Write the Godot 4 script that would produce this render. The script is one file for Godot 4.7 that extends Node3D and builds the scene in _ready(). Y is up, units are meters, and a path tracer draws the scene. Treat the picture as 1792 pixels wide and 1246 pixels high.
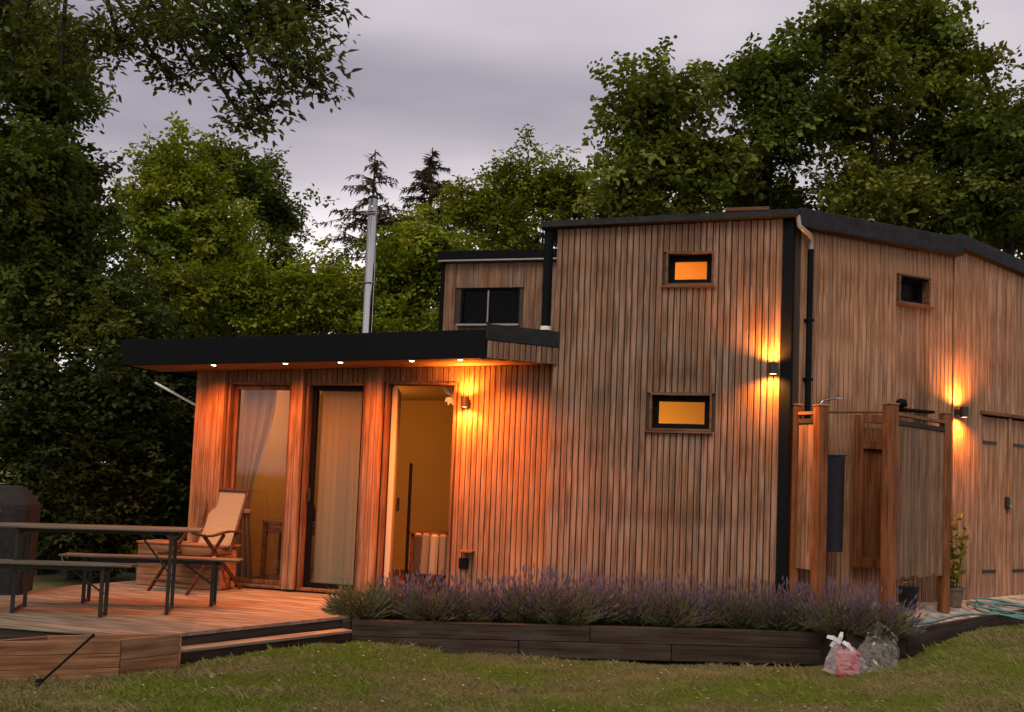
extends Node3D
# ---------------------------------------------------------------- camera model (photo pixels -> rays, 1792 x 1246)
const EYE := Vector3(0, 1.6, 0)
const FPX := 1800.0
const PITCH := 0.0698132
const ROLL := 0.04
var cam_f: Vector3
var cam_r: Vector3
var cam_u: Vector3

func aim() -> void:
	cam_f = Vector3(0, sin(PITCH), -cos(PITCH))
	var r0 := Vector3(1, 0, 0)
	var u0 := Vector3(0, cos(PITCH), sin(PITCH))
	cam_r = r0 * cos(ROLL) + u0 * sin(ROLL)
	cam_u = r0 * -sin(ROLL) + u0 * cos(ROLL)

func ray(x: float, y: float) -> Vector3:
	return cam_f + cam_r * ((x - 896.0) / FPX) - cam_u * ((y - 719.0) / FPX)

func far_at(x: float, y: float, z: float) -> Vector3:
	var d := ray(x, y)
	return EYE + d * (z / d.z)

func ground_at(x: float, y: float, h: float) -> Vector3:
	var d := ray(x, y)
	return EYE + d * ((h - EYE.y) / d.y)

# ---------------------------------------------------------------- mesh builder
class MB:
	var v := PackedVector3Array()
	var n := PackedVector3Array()
	var c := PackedColorArray()
	var col := Color(1, 1, 1)
	func tri(a: Vector3, b: Vector3, d: Vector3) -> void:
		var nn := (d - a).cross(b - a)
		if nn.length() < 1e-12:
			return
		nn = nn.normalized()
		for q: Vector3 in [a, b, d]:
			v.append(q)
			n.append(nn)
			c.append(col)
	func tri_n(a: Vector3, b: Vector3, d: Vector3, na: Vector3, nb: Vector3, nd: Vector3) -> void:
		var nn := (d - a).cross(b - a)
		if nn.dot(na + nb + nd) < 0.0:
			var t := b
			b = d
			d = t
			t = nb
			nb = nd
			nd = t
		v.append_array(PackedVector3Array([a, b, d]))
		n.append_array(PackedVector3Array([na, nb, nd]))
		c.append_array(PackedColorArray([col, col, col]))
	func quad(a: Vector3, b: Vector3, d: Vector3, e: Vector3) -> void:
		tri(a, b, d)
		tri(a, d, e)
	# polygon facing away from the point m
	func face(pts: Array, m: Vector3) -> void:
		var a: Vector3 = pts[0]
		var mid := Vector3.ZERO
		for q: Vector3 in pts:
			mid += q
		mid /= pts.size()
		var nn := Vector3.ZERO
		for i in range(1, pts.size() - 1):
			nn += (pts[i + 1] - a).cross(pts[i] - a)
		var flip := nn.dot(mid - m) < 0.0
		for i in range(1, pts.size() - 1):
			if flip:
				tri(a, pts[i + 1], pts[i])
			else:
				tri(a, pts[i], pts[i + 1])
	# box with chamfered edges, in a basis
	func box(ctr: Vector3, size: Vector3, bev := 0.0, bs := Basis.IDENTITY) -> void:
		var h := size * 0.5
		var k := minf(bev, minf(h.x, minf(h.y, h.z)) * 0.9)
		var P := func(sx: float, sy: float, sz: float, ax: int) -> Vector3:
			var q := Vector3(sx * h.x, sy * h.y, sz * h.z)
			if k > 0.0:
				if ax != 0: q.x -= sx * k
				if ax != 1: q.y -= sy * k
				if ax != 2: q.z -= sz * k
			return ctr + bs * q
		for ax in 3:
			for s in [-1.0, 1.0]:
				var q := []
				for w in [[-1.0, -1.0], [-1.0, 1.0], [1.0, 1.0], [1.0, -1.0]]:
					var g := [0.0, 0.0, 0.0]
					g[ax] = s
					g[(ax + 1) % 3] = w[0]
					g[(ax + 2) % 3] = w[1]
					q.append(P.call(g[0], g[1], g[2], ax))
				face(q, ctr)
		if k <= 0.0:
			return
		for ax in 3:
			var b1 := (ax + 1) % 3
			var b2 := (ax + 2) % 3
			for s1 in [-1.0, 1.0]:
				for s2 in [-1.0, 1.0]:
					var q := []
					for w in [[-1.0, b1], [1.0, b1], [1.0, b2], [-1.0, b2]]:
						var g := [0.0, 0.0, 0.0]
						g[ax] = w[0]
						g[b1] = s1
						g[b2] = s2
						q.append(P.call(g[0], g[1], g[2], int(w[1])))
					face(q, ctr)
		for sx in [-1.0, 1.0]:
			for sy in [-1.0, 1.0]:
				for sz in [-1.0, 1.0]:
					face([P.call(sx, sy, sz, 0), P.call(sx, sy, sz, 1), P.call(sx, sy, sz, 2)], ctr)
	func tube(pts: Array, rad: Array, sides := 8, caps := true) -> void:
		var rings := []
		var norms := []
		var side := Vector3.ZERO
		for i in pts.size():
			var t: Vector3 = (pts[mini(i + 1, pts.size() - 1)] - pts[maxi(i - 1, 0)]).normalized()
			if side == Vector3.ZERO:
				side = t.cross(Vector3.UP if absf(t.y) < 0.9 else Vector3.RIGHT).normalized()
			side = (side - t * side.dot(t)).normalized()
			var up := t.cross(side)
			var ring := []
			var nr := []
			for k in sides:
				var a := TAU * k / sides
				var o := side * cos(a) + up * sin(a)
				nr.append(o)
				ring.append(pts[i] + o * float(rad[mini(i, rad.size() - 1)]))
			rings.append(ring)
			norms.append(nr)
		for i in pts.size() - 1:
			for k in sides:
				var k2 := (k + 1) % sides
				tri_n(rings[i][k], rings[i][k2], rings[i + 1][k2], norms[i][k], norms[i][k2], norms[i + 1][k2])
				tri_n(rings[i][k], rings[i + 1][k2], rings[i + 1][k], norms[i][k], norms[i + 1][k2], norms[i + 1][k])
		if caps:
			face(rings[0], pts[1])
			face(rings[-1], pts[-2])
	# profile of (radius, height) turned about the axis at o
	func lathe(prof: Array, o: Vector3, sides := 16, bs := Basis.IDENTITY) -> void:
		for i in prof.size() - 1:
			var p: Vector2 = prof[i]
			var q: Vector2 = prof[i + 1]
			var dn := Vector2(q.y - p.y, -(q.x - p.x)).normalized()
			for k in sides:
				var a := TAU * k / sides
				var b := TAU * (k + 1) / sides
				var A := Vector3(cos(a), 0, sin(a))
				var B := Vector3(cos(b), 0, sin(b))
				var na := bs * (A * dn.x + Vector3.UP * dn.y)
				var nb := bs * (B * dn.x + Vector3.UP * dn.y)
				var p0 := o + bs * (A * p.x + Vector3.UP * p.y)
				var p1 := o + bs * (B * p.x + Vector3.UP * p.y)
				var q0 := o + bs * (A * q.x + Vector3.UP * q.y)
				var q1 := o + bs * (B * q.x + Vector3.UP * q.y)
				if p.x > 1e-5:
					tri_n(p0, p1, q1, na, nb, nb)
				if q.x > 1e-5:
					tri_n(p0, q1, q0, na, nb, na)
	# plan polygon (x, z) between two height functions
	func prism(poly: PackedVector2Array, lo: Callable, hi: Callable) -> void:
		var idx := Geometry2D.triangulate_polygon(poly)
		var L := []
		var H := []
		for q in poly:
			L.append(Vector3(q.x, lo.call(q), q.y))
			H.append(Vector3(q.x, hi.call(q), q.y))
		for i in range(0, idx.size(), 3):
			face([H[idx[i]], H[idx[i + 1]], H[idx[i + 2]]], H[idx[i]] - Vector3.UP)
			face([L[idx[i]], L[idx[i + 1]], L[idx[i + 2]]], L[idx[i]] + Vector3.UP)
		var ccw := not Geometry2D.is_polygon_clockwise(poly)
		for i in poly.size():
			var j := (i + 1) % poly.size()
			var e := poly[j] - poly[i]
			var o := Vector2(e.y, -e.x) if ccw else Vector2(-e.y, e.x)
			var mid := (poly[i] + poly[j]) * 0.5
			var inside := mid - o.normalized() * 0.001
			face([L[i], L[j], H[j], H[i]], Vector3(inside.x, (L[i].y + H[j].y) * 0.5, inside.y))
	func mesh() -> ArrayMesh:
		var a := []
		a.resize(Mesh.ARRAY_MAX)
		a[Mesh.ARRAY_VERTEX] = v
		a[Mesh.ARRAY_NORMAL] = n
		a[Mesh.ARRAY_COLOR] = c
		var m := ArrayMesh.new()
		m.add_surface_from_arrays(Mesh.PRIMITIVE_TRIANGLES, a)
		return m

# ---------------------------------------------------------------- scene helpers
var rng := RandomNumberGenerator.new()
var taken := {}

func numbered(s: String) -> String:
	var k: int = taken.get(s, 0)
	taken[s] = k + 1
	return s if k == 0 else "%s_%03d" % [s, k]

func obj(called: String, m: Mesh, mat: Material, parent: Node3D, tr := Transform3D.IDENTITY) -> MeshInstance3D:
	var o := MeshInstance3D.new()
	o.name = called
	o.mesh = m
	o.material_override = mat
	o.transform = tr
	parent.add_child(o, true)
	return o

func put(called: String, b: MB, mat: Material, parent: Node3D, tr := Transform3D.IDENTITY) -> MeshInstance3D:
	return obj(called, b.mesh(), mat, parent, tr)

func thing(called: String, label: String, category: String, tr := Transform3D.IDENTITY, group := "") -> Node3D:
	var o := Node3D.new()
	o.name = numbered(called)
	o.transform = tr
	o.set_meta("label", label)
	o.set_meta("category", category)
	if group != "":
		o.set_meta("group", group)
	add_child(o)
	return o

func pivot(called: String, parent: Node3D, tr := Transform3D.IDENTITY) -> Node3D:
	var o := Node3D.new()
	o.name = called
	o.transform = tr
	parent.add_child(o, true)
	return o

func at(p: Vector3, turn := 0.0) -> Transform3D:
	return Transform3D(Basis(Vector3.UP, turn), p)

func structure(o: Node3D, label: String, category: String) -> void:
	o.set_meta("kind", "structure")
	o.set_meta("label", label)
	o.set_meta("category", category)

func bx(ctr: Vector3, size: Vector3, bev := 0.004, bs := Basis.IDENTITY) -> MB:
	var b := MB.new()
	b.box(ctr, size, bev, bs)
	return b

# a wall frame: x along the wall to the right, y up, z outwards
func frame(px: float, pz: float, deg: float) -> Transform3D:
	var a := deg_to_rad(deg)
	return Transform3D(Basis(Vector3(cos(a), 0, sin(a)), Vector3.UP, Vector3(-sin(a), 0, cos(a))), Vector3(px, 0, pz))

# ---------------------------------------------------------------- textures and materials
var grain_tex: ImageTexture
var grain_nrm: ImageTexture
var grain_tex_x: ImageTexture
var grain_nrm_x: ImageTexture
var blotch_tex: ImageTexture
var blotch_nrm: ImageTexture

func noise_image(w: int, h: int, sd: int, freq: float, sx: float, sy: float, oct := 4) -> PackedFloat32Array:
	var nz := FastNoiseLite.new()
	nz.seed = sd
	nz.frequency = freq
	nz.fractal_octaves = oct
	var out := PackedFloat32Array()
	out.resize(w * h)
	for j in h:
		for i in w:
			# wrap both ways on a torus-like blend
			var u := float(i) / w
			var t := float(j) / h
			var a := nz.get_noise_2d(i * sx, j * sy)
			var b := nz.get_noise_2d((i - w) * sx, j * sy)
			var e := nz.get_noise_2d(i * sx, (j - h) * sy)
			var g := nz.get_noise_2d((i - w) * sx, (j - h) * sy)
			out[j * w + i] = lerpf(lerpf(a, b, u), lerpf(e, g, u), t)
	return out

func make_textures() -> void:
	var w := 256
	var h := 512
	var fine := noise_image(w, h, 11, 0.11, 1.0, 0.035, 3)
	var mid := noise_image(w, h, 12, 0.03, 1.0, 0.07, 3)
	var blo := noise_image(w, h, 13, 0.012, 1.0, 0.5, 4)
	var im := Image.create(w, h, false, Image.FORMAT_RGB8)
	var bm := Image.create(w, h, false, Image.FORMAT_RGB8)
	for j in h:
		for i in w:
			var k := j * w + i
			var f := fine[k]
			var g := 0.86 + f * 0.28 + mid[k] * 0.20 + blo[k] * 0.30
			if f < -0.34:
				g *= 0.72
			g = clampf(g, 0.2, 1.0)
			var grey := clampf(0.5 + blo[k] * 1.6 + mid[k] * 0.6, 0.0, 1.0)
			im.set_pixel(i, j, Color(g, g * lerpf(0.93, 1.0, grey), g * lerpf(0.86, 1.0, grey)))
			var hh := clampf(0.5 + f * 0.6, 0, 1)
			bm.set_pixel(i, j, Color(hh, hh, hh))
	grain_tex = ImageTexture.create_from_image(im)
	var im2: Image = im.duplicate()
	im2.rotate_90(CLOCKWISE)
	grain_tex_x = ImageTexture.create_from_image(im2)
	var bm2: Image = bm.duplicate()
	bm2.rotate_90(CLOCKWISE)
	bm2.bump_map_to_normal_map(3.0)
	grain_nrm_x = ImageTexture.create_from_image(bm2)
	bm.bump_map_to_normal_map(3.0)
	grain_nrm = ImageTexture.create_from_image(bm)
	w = 512
	h = 512
	var b1 := noise_image(w, h, 21, 0.012, 1.0, 1.0, 5)
	var b2 := noise_image(w, h, 22, 0.09, 1.0, 1.0, 3)
	im = Image.create(w, h, false, Image.FORMAT_RGB8)
	bm = Image.create(w, h, false, Image.FORMAT_RGB8)
	for j in h:
		for i in w:
			var k := j * w + i
			var g := clampf(0.82 + b1[k] * 0.5 + b2[k] * 0.25, 0.15, 1.0)
			im.set_pixel(i, j, Color(g, g, g))
			var hh := clampf(0.5 + b2[k] * 0.5 + b1[k] * 0.2, 0, 1)
			bm.set_pixel(i, j, Color(hh, hh, hh))
	blotch_tex = ImageTexture.create_from_image(im)
	bm.bump_map_to_normal_map(3.0)
	blotch_nrm = ImageTexture.create_from_image(bm)

func lin(r: float, g: float, b: float) -> Color:
	return Color(r, g, b).linear_to_srgb()

# wood with the grain along local y ("y"), x or z
func wood(r: float, g: float, b: float, axis := "y", rough := 0.75, off := 0.0) -> StandardMaterial3D:
	var m := StandardMaterial3D.new()
	m.albedo_color = lin(r, g, b)
	m.albedo_texture = grain_tex
	m.roughness = rough
	m.metallic_specular = 0.3
	m.normal_enabled = true
	m.normal_texture = grain_nrm
	m.normal_scale = 0.7
	m.vertex_color_use_as_albedo = true
	m.uv1_triplanar = true
	m.uv1_scale = Vector3(3.1, 0.55, 3.1)
	if axis == "x":
		m.uv1_scale = Vector3(0.55, 3.1, 3.1)
		m.albedo_texture = grain_tex_x
		m.normal_texture = grain_nrm_x
	elif axis == "z":
		m.uv1_scale = Vector3(3.1, 3.1, 0.55)
	m.uv1_offset = Vector3(off * 1.7, off * 0.9, off * 2.3)
	return m

func woods(k: int, r: float, g: float, b: float, spread: float, axis := "y", rough := 0.75) -> Array:
	var out := []
	for i in k:
		var f := 1.0 + spread * rng.randf_range(-1, 1)
		var warm := rng.randf_range(-0.06, 0.06)
		out.append(wood(r * f * (1 + warm), g * f, b * f * (1 - warm * 1.5), axis, rough, i * 0.37 + 0.11))
	return out

func plain(r: float, g: float, b: float, rough := 0.7, metal := 0.0, worn := 0.0) -> StandardMaterial3D:
	var m := StandardMaterial3D.new()
	m.albedo_color = lin(r, g, b)
	m.roughness = rough
	m.metallic = metal
	m.metallic_specular = 0.4
	if worn > 0.0:
		m.albedo_texture = blotch_tex
		m.uv1_triplanar = true
		m.uv1_world_triplanar = true
		m.uv1_scale = Vector3.ONE * worn
		m.normal_enabled = true
		m.normal_texture = blotch_nrm
		m.normal_scale = 0.4
	return m

func glow(r: float, g: float, b: float, e: float) -> StandardMaterial3D:
	var m := StandardMaterial3D.new()
	m.albedo_color = Color(0.9, 0.85, 0.75)
	m.emission_enabled = true
	m.emission = lin(r, g, b)
	m.emission_energy_multiplier = e
	return m

func glass(alpha := 0.12) -> StandardMaterial3D:
	var m := StandardMaterial3D.new()
	m.transparency = BaseMaterial3D.TRANSPARENCY_ALPHA
	m.albedo_color = Color(0.12, 0.13, 0.13, alpha)
	m.roughness = 0.02
	m.metallic_specular = 0.12
	return m

func leafy(back := 0.8, rough := 0.55) -> StandardMaterial3D:
	var m := StandardMaterial3D.new()
	m.vertex_color_use_as_albedo = true
	m.albedo_color = Color(1, 1, 1)
	m.roughness = rough
	m.metallic_specular = 0.3
	m.cull_mode = BaseMaterial3D.CULL_DISABLED
	m.backlight_enabled = true
	m.backlight = Color(back, back * 1.05, back * 0.45)
	return m

func ground_h(x: float, z: float) -> float:
	return 0.08 * smoothstep(-0.3, -1.6, x) + 0.34 * smoothstep(2.8, 4.8, x) + 0.02 * sin(x * 1.3 + 0.5) * sin(z * 0.9)

func patio_h(x: float, z: float) -> float:
	return 0.42 - 0.0753 * (x - 3.59) - 0.1487 * (z + 9.41)

# frames of the cabin's walls
var FT: Transform3D   # tall block
var FV: Transform3D   # low room behind the deck
var FS: Transform3D   # flank of the tall block
var FD: Transform3D   # flank with the double door
var house: Node3D
var M := {}

func _ready() -> void:
	rng.seed = 4711
	aim()
	light_and_camera()
	make_textures()
	FT = frame(2.616, -9.9, 15.8)
	FV = frame(2.657, -10.044, 15.8)
	FS = frame(2.716, -9.95, -25.0)
	FD = frame(4.637, -10.846, -35.0)
	materials()
	terrain()
	cabin()
	rooms()
	lamps()
	deck()
	patio()
	planter()
	shower()
	furniture()
	small_things()
	trees()
	lawn()

func light_and_camera() -> void:
	var cam := Camera3D.new()
	cam.name = "camera"
	cam.projection = Camera3D.PROJECTION_FRUSTUM
	cam.near = 0.1
	cam.far = 600.0
	cam.size = 0.1 * 1246.0 / FPX
	cam.frustum_offset = Vector2(0, 0.1 * 96.0 / FPX)
	cam.transform = Transform3D(Basis(cam_r, cam_u, -cam_f), EYE)
	add_child(cam)
	cam.current = true
	var sun := DirectionalLight3D.new()
	sun.name = "sun"
	sun.light_energy = 0.45
	sun.light_color = Color(1.0, 0.93, 0.82)
	sun.light_angular_distance = 40.0
	sun.shadow_enabled = true
	sun.rotation_degrees = Vector3(-52, -24, 0)
	add_child(sun)
	var env := Environment.new()
	env.background_mode = Environment.BG_SKY
	env.tonemap_mode = Environment.TONE_MAPPER_LINEAR
	env.tonemap_exposure = 1.5
	env.sdfgi_enabled = true
	env.ssao_enabled = true
	env.ssil_enabled = true
	var sky := Sky.new()
	var ps := PanoramaSkyMaterial.new()
	ps.panorama = ImageTexture.create_from_image(sky_image())
	sky.sky_material = ps
	env.sky = sky
	env.background_energy_multiplier = 1.0
	var we := WorldEnvironment.new()
	we.name = "world_environment"
	we.environment = env
	add_child(we)

func sky_image() -> Image:
	var w := 1024
	var h := 512
	var im := Image.create(w, h, false, Image.FORMAT_RGBF)
	var nz := FastNoiseLite.new()
	nz.seed = 5
	nz.frequency = 0.55
	nz.fractal_octaves = 5
	var n2 := FastNoiseLite.new()
	n2.seed = 9
	n2.frequency = 0.22
	n2.fractal_octaves = 3
	for j in h:
		var el := (0.5 - (j + 0.5) / h) * PI
		for i in w:
			var az := ((i + 0.5) / w - 0.5) * TAU
			var e := maxf(el, 0.0)
			var s := sin(e) + 0.16
			var q := Vector3(sin(az) * cos(e) / s, 0, -cos(az) * cos(e) / s)
			var a := nz.get_noise_2d(q.x * 0.8 + 3.0, q.z * 1.9)
			var b := n2.get_noise_2d(q.x * 0.6 + 7.0, q.z * 1.2)
			var low := exp(-pow(e / 0.25, 2.0))
			var mid := exp(-pow((e - 0.36) / 0.10, 2.0))
			var dull := Color(0.235, 0.216, 0.262)
			var pale := Color(0.74, 0.68, 0.70)
			var k := clampf(0.40 + low * 0.60 - mid * 0.16 + a * 0.55 + b * 0.75, 0.0, 1.0)
			var cc := dull.lerp(pale, k)
			if el < 0.0:
				cc = cc.lerp(Color(0.12, 0.12, 0.08), clampf(-el * 6.0, 0, 1))
			im.set_pixel(i, j, cc)
	return im

func materials() -> void:
	M.slats = woods(7, 0.30, 0.19, 0.135, 0.11)
	M.slats_low = woods(6, 0.31, 0.175, 0.10, 0.10)
	M.boards = woods(6, 0.45, 0.262, 0.168, 0.07)
	M.backing = plain(0.06, 0.04, 0.03, 0.9)
	M.black = plain(0.006, 0.007, 0.009, 0.6, 0.0)
	M.black.metallic_specular = 0.15
	M.felt = plain(0.022, 0.022, 0.028, 0.8, 0.0, 1.2)
	M.trim = wood(0.19, 0.10, 0.06, "x")
	M.trim_y = wood(0.19, 0.10, 0.06, "y")
	M.ochre = plain(0.42, 0.30, 0.12, 0.9)
	M.floor = wood(0.16, 0.08, 0.04, "x", 0.6)
	M.steel = plain(0.36, 0.35, 0.35, 0.14, 1.0)
	M.grey_pipe = plain(0.32, 0.29, 0.27, 0.4, 0.3)
	M.cream = plain(0.42, 0.35, 0.24, 0.8)
	M.white = plain(0.75, 0.72, 0.68, 0.6)
	M.glass = glass(0.10)
	M.amber = plain(0.62, 0.40, 0.15, 0.9)
	M.decking = woods(6, 0.30, 0.25, 0.20, 0.09, "x", 0.65)
	M.dark_timber = woods(5, 0.06, 0.045, 0.037, 0.18, "x", 0.85)
	M.pine = woods(4, 0.31, 0.165, 0.09, 0.10, "x", 0.75)
	M.redwood = woods(4, 0.25, 0.095, 0.038, 0.10, "y", 0.7)
	M.shower_boards = woods(6, 0.27, 0.165, 0.105, 0.16)
	M.concrete = plain(0.48, 0.42, 0.37, 0.9, 0.0, 0.9)
	M.dark_metal = plain(0.03, 0.035, 0.03, 0.45, 0.6)
	M.leaf = leafy()
	M.bark = plain(0.035, 0.027, 0.02, 0.95, 0.0, 3.0)

# ---------------------------------------------------------------- ground
func terrain() -> void:
	var b := MB.new()
	var xs := []
	var zs := []
	var x := -12.0
	while x <= 12.01:
		xs.append(x)
		x += 0.3
	var z := 4.0
	while z >= -30.01:
		zs.append(z)
		z -= 0.34
	xs.push_front(-60.0)
	xs.push_front(-300.0)
	xs.append(60.0)
	xs.append(300.0)
	zs.push_front(40.0)
	zs.push_front(300.0)
	zs.append(-80.0)
	zs.append(-400.0)
	for i in xs.size() - 1:
		for j in zs.size() - 1:
			var q := []
			for w in [[0, 0], [1, 0], [1, 1], [0, 1]]:
				var px: float = xs[i + w[0]]
				var pz: float = zs[j + w[1]]
				q.append(Vector3(px, ground_h(px, pz), pz))
			b.face(q, q[0] - Vector3.UP)
	# earthy turf: soil, thatch and moss patches
	var w := 512
	var im := Image.create(w, w, false, Image.FORMAT_RGB8)
	var n1 := noise_image(w, w, 31, 0.014, 1, 1, 4)
	var n2 := noise_image(w, w, 32, 0.12, 1, 1, 3)
	for j in w:
		for i in w:
			var k := j * w + i
			var t := clampf(0.5 + n1[k] * 2.2 + n2[k] * 0.6, 0, 1)
			var cc := Color(0.165, 0.128, 0.08).lerp(Color(0.10, 0.12, 0.03), t)
			cc *= 1.0 + n2[k] * 0.7
			im.set_pixel(i, j, Color(cc.r, cc.g, cc.b).linear_to_srgb())
	var m := StandardMaterial3D.new()
	m.albedo_texture = ImageTexture.create_from_image(im)
	m.roughness = 1.0
	m.metallic_specular = 0.1
	m.uv1_triplanar = true
	m.uv1_world_triplanar = true
	m.uv1_scale = Vector3.ONE * 0.35
	m.normal_enabled = true
	m.normal_texture = blotch_nrm
	m.normal_scale = 1.0
	var o := put("ground", b, m, self)
	structure(o, "uneven earthy ground of the garden lawn", "ground")

# ---------------------------------------------------------------- cabin
var slat_cache := {}

func slat_mesh(wid: float, len: float, thick: float) -> Mesh:
	var key := "%.3f/%.2f/%.3f" % [wid, len, thick]
	if not slat_cache.has(key):
		slat_cache[key] = bx(Vector3.ZERO, Vector3(wid, len, thick), 0.004).mesh()
	return slat_cache[key]

# vertical slats over [s0, s1] with openings [sa, sb, ha, hb] left out
func slats(wall: Node3D, s0: float, s1: float, lo: Callable, hi: Callable, pitch: float, face: float, thick: float, holes: Array, mats: Array, called := "slat", stain: Variant = null) -> void:
	var k := int(round((s1 - s0) / pitch))
	var step := (s1 - s0) / k
	for i in k:
		var s := s0 + (i + 0.5) * step
		var bits := [[lo.call(s), hi.call(s)]]
		for q in holes:
			if s > q[0] and s < q[1]:
				var nb := []
				for p in bits:
					if q[2] > p[0] and q[3] < p[1]:
						nb.append([p[0], q[2]])
						nb.append([q[3], p[1]])
					elif q[2] <= p[0] and q[3] < p[1] and q[3] > p[0]:
						nb.append([q[3], p[1]])
					elif q[2] > p[0] and q[2] < p[1] and q[3] >= p[1]:
						nb.append([p[0], q[2]])
					elif q[3] <= p[0] or q[2] >= p[1]:
						nb.append(p)
				bits = nb
		for p in bits:
			var len: float = snappedf(p[1] - p[0], 0.01)
			if len < 0.03:
				continue
			var wob := rng.randf_range(-0.0025, 0.0025)
			var mid: float = (p[0] + p[1]) * 0.5
			var tr := Transform3D(Basis(Vector3(0, 0, 1), rng.randf_range(-0.0012, 0.0012)), Vector3(s, mid, thick * 0.5 + 0.004 + wob))
			var m: Mesh
			if stain != null:
				m = stained_slat(face, len, thick, s, mid, stain)
			else:
				m = slat_mesh(face, len, thick)
			obj(called, m, mats[rng.randi() % mats.size()], wall, tr)

# one slat whose vertex colours carry weather stains of the bare timber
func stained_slat(wid: float, len: float, thick: float, s: float, mid: float, stain: Callable) -> Mesh:
	var b := MB.new()
	var k := maxi(1, int(ceil(len / 0.07)))
	var x := wid * 0.5
	var z := thick * 0.5
	var e := 0.004
	var sec := [Vector2(-x, -z), Vector2(-x, z - e), Vector2(-x + e, z), Vector2(x - e, z), Vector2(x, z - e), Vector2(x, -z)]
	var nor := [Vector3(-1, 0, 0), Vector3(-0.7, 0, 0.7), Vector3(0, 0, 1), Vector3(0.7, 0, 0.7), Vector3(1, 0, 0)]
	var row := []
	for i in k + 1:
		var y := -len * 0.5 + len * i / k
		var g: float = stain.call(s, mid + y)
		row.append([y, Color(g, g * (0.985 if g < 0.9 else 1.0), g)])
	for i in k:
		for q in 5:
			var A := Vector3(sec[q].x, row[i][0], sec[q].y)
			var B := Vector3(sec[q + 1].x, row[i][0], sec[q + 1].y)
			var C := Vector3(sec[q + 1].x, row[i + 1][0], sec[q + 1].y)
			var D := Vector3(sec[q].x, row[i + 1][0], sec[q].y)
			b.v.append_array(PackedVector3Array([A, D, C, A, C, B]))
			for w in 6:
				b.n.append(nor[q])
			b.c.append_array(PackedColorArray([row[i][1], row[i + 1][1], row[i + 1][1], row[i][1], row[i + 1][1], row[i][1]]))
	for i in [0, k]:
		b.col = row[i][1]
		var cap := []
		for q in 6:
			cap.append(Vector3(sec[q].x, row[i][0], sec[q].y))
		b.face(cap, Vector3.ZERO)
	return b.mesh()

var stain_noise := FastNoiseLite.new()

func weather(s: float, h: float, seed_off: float) -> float:
	var slat := 1.0 + 0.16 * stain_noise.get_noise_2d(s * 90.0 + seed_off, 3.0)
	var streak := stain_noise.get_noise_2d(s * 26.0 + seed_off, h * 1.3)
	var blot := stain_noise.get_noise_2d(s * 3.0 + seed_off + 50.0, h * 2.2)
	return slat * (1.0 + 0.14 * streak + 0.10 * blot)

func stain_tall(s: float, h: float) -> float:
	var g := weather(s, h, 0.0)
	var j := stain_noise.get_noise_2d(s * 30.0, h * 9.0)
	# grey tide mark low on the wall, run off marks round the windows
	g *= 1.0 - 0.34 * exp(-pow((h - 1.33 - 0.05 * j) / 0.09, 2.0)) * smoothstep(-1.75, -1.35, s + 0.2 * j) * smoothstep(-0.15, -0.5, s)
	g *= 1.0 - 0.30 * smoothstep(-1.5, -1.25, s) * smoothstep(-0.62, -0.78, s) * exp(-pow((h - 2.75) / 0.16, 2.0)) * (0.7 + j)
	g *= 1.0 - 0.28 * smoothstep(-1.4, -1.15, s) * smoothstep(-0.6, -0.75, s) * exp(-pow((h - 4.08) / 0.1, 2.0)) * (0.8 + j)
	return g

func stain_low(s: float, h: float) -> float:
	return weather(s, h, 30.0)

func stain_flank(s: float, h: float) -> float:
	var g := weather(s, h, 60.0)
	var j := stain_noise.get_noise_2d(s * 60.0, h * 1.2)
	# dark water runs below the small window
	g *= 1.0 - 0.55 * clampf(0.35 + j * 1.4, 0.0, 1.0) * smoothstep(1.36, 1.42, s) * smoothstep(1.80, 1.74, s) * smoothstep(3.6, 2.7, h)
	return g

func stain_door(s: float, h: float) -> float:
	return weather(s, h, 90.0)

# backing of a wall with openings, butted boxes
func backing(s0: float, s1: float, h0: float, hi: Callable, holes: Array, z0 := -0.14, z1 := 0.0) -> MB:
	var b := MB.new()
	var cuts := [s0, s1]
	for q in holes:
		cuts.append(q[0])
		cuts.append(q[1])
	cuts.sort()
	for i in cuts.size() - 1:
		var a: float = cuts[i]
		var e: float = cuts[i + 1]
		if e - a < 0.001:
			continue
		var mid := (a + e) * 0.5
		var bits := [[h0, hi.call(mid)]]
		for q in holes:
			if mid > q[0] and mid < q[1]:
				var nb := []
				for p in bits:
					if q[2] > p[0]:
						nb.append([p[0], minf(q[2], p[1])])
					if q[3] < p[1]:
						nb.append([maxf(q[3], p[0]), p[1]])
				bits = nb
		for p in bits:
			b.box(Vector3(mid, (p[0] + p[1]) * 0.5, (z0 + z1) * 0.5), Vector3(e - a, p[1] - p[0], z1 - z0))
	return b

func ring(b: MB, s0: float, s1: float, h0: float, h1: float, t: float, z0: float, z1: float, bev := 0.003) -> void:
	var zc := (z0 + z1) * 0.5
	var d := z1 - z0
	b.box(Vector3((s0 + s1) * 0.5, h1 - t * 0.5, zc), Vector3(s1 - s0, t, d), bev)
	b.box(Vector3((s0 + s1) * 0.5, h0 + t * 0.5, zc), Vector3(s1 - s0, t, d), bev)
	b.box(Vector3(s0 + t * 0.5, (h0 + h1) * 0.5, zc), Vector3(t, h1 - h0 - 2 * t - 0.001, d - 0.002), bev)
	b.box(Vector3(s1 - t * 0.5, (h0 + h1) * 0.5, zc), Vector3(t, h1 - h0 - 2 * t - 0.001, d - 0.002), bev)

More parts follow.
